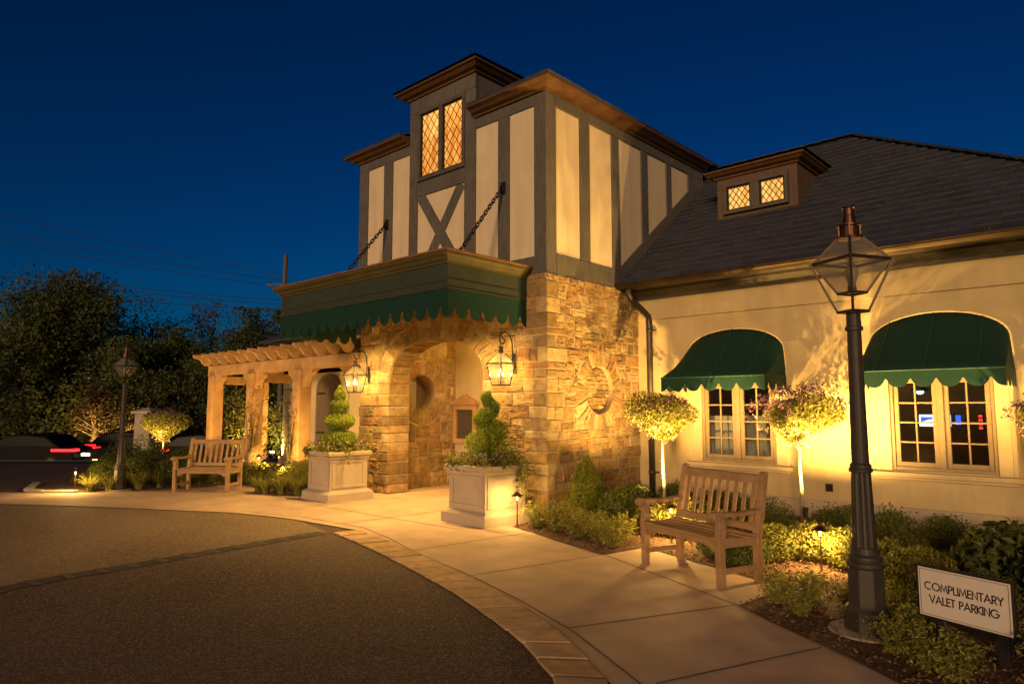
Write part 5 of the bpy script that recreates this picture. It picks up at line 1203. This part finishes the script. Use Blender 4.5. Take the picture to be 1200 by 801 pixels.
rowp('dark_shrub', 'boxdark', [(-5.32, 8.05, 1.0), (-5.62, 8.72, 1.0)], 1.0, '{} dark rounded shrub beside the cone shaped evergreen', 'dark rounded shrubs by the stone tower')
rowp('dark_shrub', 'boxdark', [(-3.50, 7.12, .8), (-3.10, 6.85, .7)], 1.0, '{} dark clipped shrub close behind the bench back', 'dark shrubs by the bench')
rowp('wall_shrub', 'loose', [(-6.2, 9.75, .8), (-5.55, 9.85, .9), (-4.85, 9.85, .8), (-4.35, 9.25, .85), (-3.95, 8.85, .9), (-3.45, 8.40, .9), (-2.80, 8.55, .95), (-2.25, 8.85, .9), (-1.65, 8.75, .95), (-1.05, 8.85, .9), (-.3, 8.25, .9)], .80, '{} dark feathery shrub from the stone tower in the row along the cream wall', 'dark shrubs along the cream wall')
rowp('wall_shrub', 'loose', [(-3.0, 9.95, .8), (-1.9, 9.95, .75), (-.9, 9.95, .8)], .62, '{} dark shrub counted from the drainpipe, touching the plinth of the cream wall', 'dark shrubs against the plinth')
rowp('broad_leaf_shrub', 'broad', [(-1.05, 7.45, 1.0), (-.62, 7.1, 1.0)], .85, '{} broad leaved shrub behind the valet sign, counted from the boxwoods', 'broad leaved shrubs behind the sign')
rowp('low_shrub', 'boxdark', [(-1.85, 7.85), (-1.02, 6.62, .8)], .75, '{} small dark shrub in the gap between the boxwood row and the wall shrubs', 'dark shrubs in the middle of the bed')
rowp('hedge_shrub', 'boxdark', [(-15.75, 4.75, .9), (-15.5, 5.2, 1.0), (-15.25, 5.75, 1.0), (-15.1, 6.3, 1.0), (-16.4, 5.0, 1.0), (-16.2, 5.6, 1.1), (-16.0, 6.2, 1.1), (-17.2, 5.4, 1.1), (-17.0, 6.1, 1.15), (-16.8, 6.8, 1.15), (-18.0, 6.0, 1.15), (-17.8, 6.7, 1.15)], 1.08, '{} dark hedge shrub of the planted island, counted from its kerb end', 'dark hedge shrubs of the island')
rowp('daylily_clump', 'grassy', [(-15.05, 4.32), (-14.82, 4.58, .9), (-14.95, 4.98), (-14.62, 5.05), (-14.72, 5.45), (-14.5, 5.85), (-14.75, 6.25), (-14.45, 6.5, .9)], 1.0, '{} strappy clump at the front of the planted island, counted from its kerb end', 'strappy clumps edging the island', 'plant')
rowp('boxwood_shrub', 'box', [(-14.75, 7.15, .9), (-14.25, 7.2, 1.0), (-13.75, 7.25, 1.05), (-13.25, 7.25, 1.05), (-12.75, 7.3, 1.05), (-12.2, 7.35, 1.1), (-11.75, 7.4, 1.0), (-13.5, 7.7, 1.1), (-12.9, 7.8, 1.1)], 1.05, '{} lit boxwood in the bed before the pergola, counted from the bench towards the planter', 'boxwoods before the pergola')
rowp('perennial_clump', 'grassy', [(-12.55, 6.45), (-12.25, 6.45), (-11.95, 6.6), (-11.62, 6.75), (-11.42, 6.95, .9), (-12.4, 6.8), (-12.05, 6.95)], .95, '{} strappy clump between the bench and the planter by the arched door', 'strappy clumps before the pergola', 'plant')
# cone evergreen
g = np.random.default_rng(31); n = 9000; q = 1-np.sqrt(g.uniform(0, 1, n)); th = g.uniform(0, 2*math.pi, n); r = (.335*np.minimum(1, (q+.06)*7)*(1-q)**.72+.01)*g.uniform(.75, 1.06, n)*(1+.10*np.sin(th*5+q*9))
P = np.stack([r*np.cos(th), r*np.sin(th), .04+q*.90], 1); d = np.stack([np.cos(th), np.sin(th), .9+0*th], 1)
cn = thing('cone_evergreen', 'cone shaped dense evergreen at the side of the stone tower', 'evergreen', (-6.02, 8.12, 0), local=True)
v, f = leaf_arrays(P, d, .042, .34, g, .5); obj_np('foliage', v, f, 'leaf_cone', cn); mb = MB(); mb.tube([(0, 0, -.02), (0, 0, .6)], [.03, .012], 8); mb.build('trunk', 'bark', cn)
# flowering standards
def standard(loc, s, zc, label, seed):
    g = np.random.default_rng(seed); t = thing('flowering_standard', label, 'standard tree', loc, group='flowering shrubs grown on a single stem', local=True)
    mb = MB(); mb.tube([(0, 0, -.03), (.008, .004, .4), (-.006, .004, .8), (.0, 0, zc-.1)], [.027, .024, .021, .02], 8)
    for k in range(9): a = k*.698; mb.tube([(0, 0, zc-.22), (.12*math.cos(a)*s, .12*math.sin(a)*s, zc-.02), (.34*math.cos(a)*s, .34*math.sin(a)*s, zc+.16*math.sin(k*2.1)*s)], [.012, .009, .004], 5)
    mb.build('trunk', 'pale_bark', t, smooth=True)
    P, d = blob_points(g, 7600, .49*s, .49*s, .36*s, zc, .42, .30, 26); P[:, 2] += .10*s*(1-(P[:, 0]**2+P[:, 1]**2)/(.25*s*s)*.0)-.08*s; k_ = np.clip(1-(zc-P[:, 2])/(.62*s), .45, 1.08)[:, None]; P[:, :2] *= k_; v, f = leaf_arrays(P, d, .050*s, .5, g, .9); obj_np('crown', v, f, 'leaf_std', t)
    P, d = blob_points(g, 620, .51*s, .51*s, .39*s, zc, .25, .86, 16); P[:, :2] *= np.clip(1-(zc-P[:, 2])/(.62*s), .45, 1.08)[:, None]; hi = (P[:, 2]-zc)/(.4*s)+g.normal(size=len(P))*.25
    for nm, mm, sel in (('pink_blossom', 'petal_pink', (hi < -.1) & (np.arange(len(P)) % 5 == 0)), ('purple_blossom', 'petal_purple', hi >= .42)):
        m = 7; Q = np.repeat(P[sel], m, 0)+g.normal(size=(sel.sum()*m, 3))*.020*s; D = np.repeat(d[sel], m, 0); v, f = leaf_arrays(Q, D, .032*s, .85, g, .7); obj_np(nm, v, f, mm, t)
standard((-5.38, 9.18, 0), .95, 1.44, 'flowering standard on a slim stem between the drainpipe and the first window', 3)
standard((-3.55, 9.72, 0), 1.02, 1.42, 'flowering standard on a slim stem between the two awnings', 5)
standard((-.66, 9.35, 0), 1.0, 1.42, 'flowering standard half out of view past the second awning', 8)
standard((-19.62, 7.32, 0), 1.16, 1.14, 'flowering standard on a slim stem in front of the pale gate pier', 9)
# climbers and shrubs about the pergola
def tall_shrub(loc, rx, rz, n, ls, mt, label, seed, asp=.4, kind='garden_shrub', stem=True):
    g = np.random.default_rng(seed); t = thing(kind, label, 'shrub', loc, local=True)
    P, d = blob_points(g, n, rx, rx, rz, rz*1.05, .35, .3, 16, flat=.05); v, f = leaf_arrays(P, d, ls, asp, g, .9, droop=.4); obj_np('foliage', v, f, mt, t)
    mb = MB()
    for k in range(5): a = k*1.26; mb.tube([(0, 0, -.02), (rx*.2*math.cos(a), rx*.2*math.sin(a), rz*.8), (rx*.5*math.cos(a), rx*.5*math.sin(a), rz*1.5)], [.02, .014, .005], 5)
    mb.build('stem', 'bark', t)
tall_shrub((-18.25, 9.1, 0), .85, 1.05, 2300, .085, 'leaf_std', 'tall yellow lit airy shrub between the two outer pergola posts', 41)
tall_shrub((-17.2, 9.75, 0), .62, .98, 850, .15, 'leaf_big', 'broad leaved shrub lit from below between pergola post and quoined pilaster', 42, .45)
tall_shrub((-19.9, 9.6, 0), .7, .72, 900, .10, 'leaf_std', 'loose twiggy shrub just outside the pergola', 43)
tall_shrub((-13.72, 7.72, 0), .17, .85, 230, .065, 'leaf_std', 'thin climber trained up the pergola post nearest the arched door', 44, kind='climbing_plant')
tall_shrub((-15.62, 7.76, 0), .22, .98, 260, .065, 'leaf_std', 'thin climber on the middle pergola post', 45, kind='climbing_plant')
tall_shrub((-20.3, 6.9, 0), .6, .42, 900, .07, 'leaf_dark', 'dark low shrub at the foot of the pale gate pier', 46)

# ------------------------------------------------------------------ gate and pier
gp = thing('gate_pier', 'pale rendered gate pier with a pyramid cap near the road', 'pier', (-22.0, 7.75, 0), R(30), local=True)
mb = MB(); mb.box(-.26, .26, -.26, .26, -.05, 1.42); mb.box(-.30, .30, -.30, .30, -.05, .18); mb.build('shaft', 'pale_pier', gp, bevel=.01)
mb = MB(); mb.box(-.34, .34, -.34, .34, 1.422, 1.50); mb.raw([(-.32, -.32, 1.502), (.32, -.32, 1.502), (.32, .32, 1.502), (-.32, .32, 1.502), (0, 0, 1.62)], [(0, 1, 4), (1, 2, 4), (2, 3, 4), (3, 0, 4)]); mb.build('cap', 'pale_pier', gp, bevel=.008)
ig = thing('iron_gate', 'dark iron gate with a curved top swung open beside the pale pier', 'gate', (-22.2, 7.2, 0))
ga, gb = Vector((-22.25, 7.45, 0)), Vector((-21.75, 6.25, 0))
top = lambda q: 1.30-.62*(q**.8)
for nm, p, h in (('gate_post', ga, 1.35), ('gate_post', gb, .78)):
    mb = MB(); mb.beam((p.x, p.y, -.02), (p.x, p.y, h), .07, .07); mb.build(nm, 'iron', ig)
mb = MB(); mb.tube([tuple(ga.lerp(gb, q/12)+Vector((0, 0, top(q/12)))) for q in range(13)], .022, 6); mb.tube([ga+Vector((0, 0, .12)), gb+Vector((0, 0, .12))], .018, 6); mb.tube([ga+Vector((0, 0, .52)), gb+Vector((0, 0, .52))], .014, 6); mb.build('rail', 'iron', ig)
mb = MB()
for k in range(1, 16):
    p = ga.lerp(gb, k/16); mb.tube([p+Vector((0, 0, .1)), p+Vector((0, 0, top(k/16)+.05))], .010, 5)
mb.build('bars', 'iron', ig)

# ------------------------------------------------------------------ utility pole and wires
up_ = Vector((-30.5, 16.6, gh(32)))
ut = thing('utility_pole', 'tall wooden utility pole rising behind the canopy', 'utility pole', up_, local=True)
mb = MB(); mb.tube([(0, 0, 0), (.02, .02, 5), (.06, .05, 9.95)], [.14, .12, .095], 10); mb.build('pole', 'pole_wood', ut)
mb = MB(); mb.beam((-.55, -.55, 8.45), (.55, .55, 8.45), .09, .11); mb.tube([(.05, .05, 8.2), (.35, .35, 8.4)], .02, 5); mb.build('crossarm', 'pole_wood', ut)
mb = MB(); [mb.lathe([(.03, 0), (.045, .03), (.03, .06), (.045, .09), (.02, .12)], (q*.9, q*.9, 8.51), 8) for q in (-.5, .5)]; mb.build('insulator', 'iron', ut)
names = ('highest', 'second highest', 'third highest', 'fourth highest', 'fifth highest', 'lowest')
for nm, z0, z1, o in zip(names, (11.9, 10.8, 10.35, 8.55, 8.25, 7.6), (8.95, 8.62, 8.40, 7.70, 7.5, 7.25), (0, .45, -.45, 0, 0, 0)):
    a = Vector((-40.1-4, 6.9-4, z0+.5)); b = Vector((-30.45+o*.7, 16.65+o*.7, z1-.9)); pts = []
    for k in range(17): q = k/16; p = a.lerp(b, q); pts.append((p.x, p.y, p.z-.55*4*q*(1-q)*.5))
    mb = MB(); mb.tube(pts, .016, 5); tag(mb.build('power_line', 'wire', origin=tuple(b)), f'{nm} overhead wire running to the utility pole across the blue sky', 'cable', 'overhead wires', 'thing')

# ------------------------------------------------------------------ cars added on the road, standing for trails of passing lights
def car_body():  # made-up car; its lit lamps take the place of long light trails
    t = thing('stand_in_car', 'dark car with glowing lamps added on the road to stand for light trails, behind the path light', 'car', (0, 0, 0), group='cars added on the road in place of light trails', local=True)
    side = [(-2.2, .30), (-2.25, .55), (-2.15, .86), (-1.65, .95), (-1.05, 1.38), (-.2, 1.46), (.55, 1.40), (1.15, 1.0), (1.95, .86), (2.22, .66), (2.25, .34), (2.1, .24), (-2.05, .24)]
    mb = MB(); mb.prism([(x, -.86, z) for x, z in side], (0, 1.72, 0)); mb.build('body', 'car_paint', t, bevel=.08)
    mb = MB(); gl = [(-1.50, .98), (-1.02, 1.31), (-.2, 1.39), (.50, 1.33), (1.0, .99)]
    mb.prism([(x, -.868, z) for x, z in gl], (0, .006, 0)); mb.prism([(x, .862, z) for x, z in gl], (0, .006, 0)); mb.build('window', 'car_glass', t)
    for x in (-1.35, 1.38):
        for y in (-.88, .70):
            mb = MB(); mb.raw(*(lambda n: ([(x+.32*math.cos(2*math.pi*k/n), yy, .32+.32*math.sin(2*math.pi*k/n)) for yy in (y, y+.18) for k in range(n)], [tuple(range(n)), tuple(range(n, 2*n))] + [(k, (k+1) % n, n+(k+1) % n, n+k) for k in range(n)]))(20)); w = mb.build('wheel', 'tyre', t)
            mb = MB(); yy = y-.004 if y < 0 else y+.184; n = 16; mb.raw([(x+.21*math.cos(2*math.pi*k/n), yy, .32+.21*math.sin(2*math.pi*k/n)) for k in range(n)], [tuple(range(n))]); mb.build('rim', 'alloy', w)
    for y in (-.90, .55):
        mb = MB(); mb.box(-2.27, -1.35, y, y+.35, .78, .87); mb.build('tail_lamp', 'tail_lit', t)  # tail lamps lengthened and brightened to stand for the red streak
        mb = MB(); mb.box(1.95, 2.26, y, y+.35, .60, .70); mb.build('headlight', 'head_lit', t)
        mb = MB(); mb.box(1.60, 1.80, y-.001, y+.351, .40, .46); mb.build('marker_lamp', 'amber_lit', t)
    mb = MB(); mb.box(-1.7, 1.6, -.885, -.862, .34, .40); mb.box(-1.7, 1.6, .862, .885, .34, .40); mb.build('side_trim', 'alloy', t)
    return t
c0 = car_body(); ang = math.atan2(RT.y, RT.x)
def place(o, d, l, flip):
    p = FH*d+RT*l; o.location = (p.x, p.y, gh(30)); o.rotation_euler = (0, 0, ang+(math.pi if flip else 0))
place(c0, 28.2, -19.6, True)
for d, l, fl, lb in ((28.2, -24.9, True, 'dark car with glowing lamps added to stand for light trails, closest to the picture edge'), (28.4, -14.9, True, 'dark car with glowing lamps added on the road to stand for light trails, behind the far lamp post'), (31.6, -17.2, False, 'dark car with its lamps lit, added in the farther lane to stand for light trails, behind the hedge'), (31.8, -25.0, False, 'dark car with its lamps lit, added in the farther lane to stand for light trails, half out of view'), (28.3, -12.3, False, 'dark car added to stand for light trails glimpsed between the pergola posts')):
    c = copy_tree(c0); place(c, d, l, fl); c['label'] = lb

# ------------------------------------------------------------------ trees across the road
def tree(x, y, h, w, label, seed, mt='leaf_far', n=20000, ls=.20, tw=1.0, kind='deciduous_tree', low=.28, dens=1.):
    g = np.random.default_rng(seed); r_ = random.Random(seed); z0 = -1.0; t = thing(kind, label, 'tree', (x, y, z0), group='trees across the road', local=True); H = h-z0
    tr = MB(); tr.tube([(0, 0, 0), (.1*tw, .05, H*.25), (-.05, .12, H*.5), (.1, 0, H*.8)], [.22*tw, .17*tw, .12*tw, .04], 8); ends = []
    for k in range(26):
        a = r_.uniform(0, 6.28); zb = H*r_.uniform(low*.75, .75); up = r_.uniform(.05, .22)*H; L_ = w*r_.uniform(.45, 1.0)*(1.12-.75*abs((zb+up)/H-.5)-.25*max(0, (zb+up)/H-.6)*2); zt = min(zb+up, H*.95)
        p1 = Vector((L_*.5*math.cos(a), L_*.5*math.sin(a), zb+(zt-zb)*.6)); p2 = Vector((L_*math.cos(a+.2), L_*math.sin(a+.2), zt)); tr.tube([(0, 0, zb), p1, p2], [.07*tw, .045*tw, .015], 5); ends += [p1, p2, (p1+p2)/2]
    for k in range(7): ends.append(Vector((r_.uniform(-.3, .3)*w*.5, r_.uniform(-.3, .3)*w*.5, H*r_.uniform(.78, .99))))
    tr.build('trunk', 'bark', t)
    E = np.array([tuple(e) for e in ends]); E = E[g.random(len(E)) < dens]; cs = g.uniform(.35, .95, len(E))*w*.24
    k = g.integers(0, len(E), n); P = E[k]+g.normal(size=(n, 3))*cs[k][:, None]*np.array([1, 1, .75]); P[:, 2] = np.clip(P[:, 2], .4, H*1.02)
    v, f = leaf_arrays(P, g.normal(size=(n, 3))+np.array([0, 0, .6]), ls, .6, g, .8); obj_np('crown', v, f, mt, t)
tree(-48.7, 12.2, 9.7, 4.6, 'tallest broad tree across the road with the highest leafy crown', 1, n=30000, ls=.22, tw=1.5)
tree(-46.5, 8.2, 5.6, 3.4, 'dark rounded tree at the picture edge before the tallest tree', 2, n=20000)
tree(-52.0, 3.5, 6.2, 4.2, 'dark tree furthest along the road from the building', 3, n=12000)
tree(-44.0, 14.3, 5.6, 3.0, 'low dark tree filling the dip beside the tallest tree', 4, n=11000)
tree(-51.3, 18.0, 9.2, 3.4, 'thin twiggy tree with bare top showing sky, above the far lamp post', 5, 'leaf_far2', n=3000, ls=.17, dens=.8)
tree(-58.0, 13.5, 7.4, 5.0, 'broad dark tree standing farthest back behind the tallest one', 15, n=18000, ls=.28)
tree(-46.0, 17.6, 6.6, 3.2, 'dense dark tree behind the far lamp post', 6, n=20000)
tree(-50.2, 21.7, 9.7, 2.8, 'tall slim twiggy tree above the outer end of the pergola', 7, 'leaf_far2', n=3600, ls=.18, dens=.9)
tree(-44.0, 21.7, 8.0, 3.4, 'dense dark tree behind the pergola roof', 8, n=20000)
tree(-46.8, 25.6, 8.6, 3.6, 'dense dark tree whose crown touches the canopy edge', 9, n=20000)
tree(-41.0, 18.6, 5.2, 2.9, 'low dark tree behind the pergola posts', 10, n=12000)
tree(-38.5, 22.2, 4.4, 2.8, 'lowest dark tree seen through the pergola next to the utility pole', 14, n=11000)
tree(-40.6, 11.6, 2.7, 1.7, 'small tree glowing orange from a spotlight across the road', 11, 'leaf_far2', n=1500, ls=.18, tw=.7)
tree(-42.7, 13.7, 2.4, 1.6, 'small orange lit tree next to the larger glowing one', 12, 'leaf_far2', n=1400, ls=.18, tw=.6)
tree(-36.2, 5.4, 4.6, 2.4, 'slender leaning tree closest to the road at the picture edge', 13, n=3200, ls=.2, tw=.9)
for i, (x, y) in enumerate(((-50, 6), (-47.5, 9.6), (-45.6, 11.6), (-44.6, 15.2), (-43, 17), (-42, 20), (-40.5, 24), (-54, 2))):
    g = np.random.default_rng(200+i); P, d = blob_points(g, 5200, 2.5, 2.5, 2.3, 1.0, .35, .5, 14, flat=-.9); v, f = leaf_arrays(P, d, .25, .6, g, .9)
    tag(obj_np('woodland_shrub', v, f, 'leaf_far', loc=(x, y, 0)), f'{ORD[i]} dark woodland shrub in the undergrowth across the road, counted from the picture edge' if i < 7 else 'dark woodland shrub at the very end of the undergrowth across the road', 'shrub', 'undergrowth across the road', 'thing')
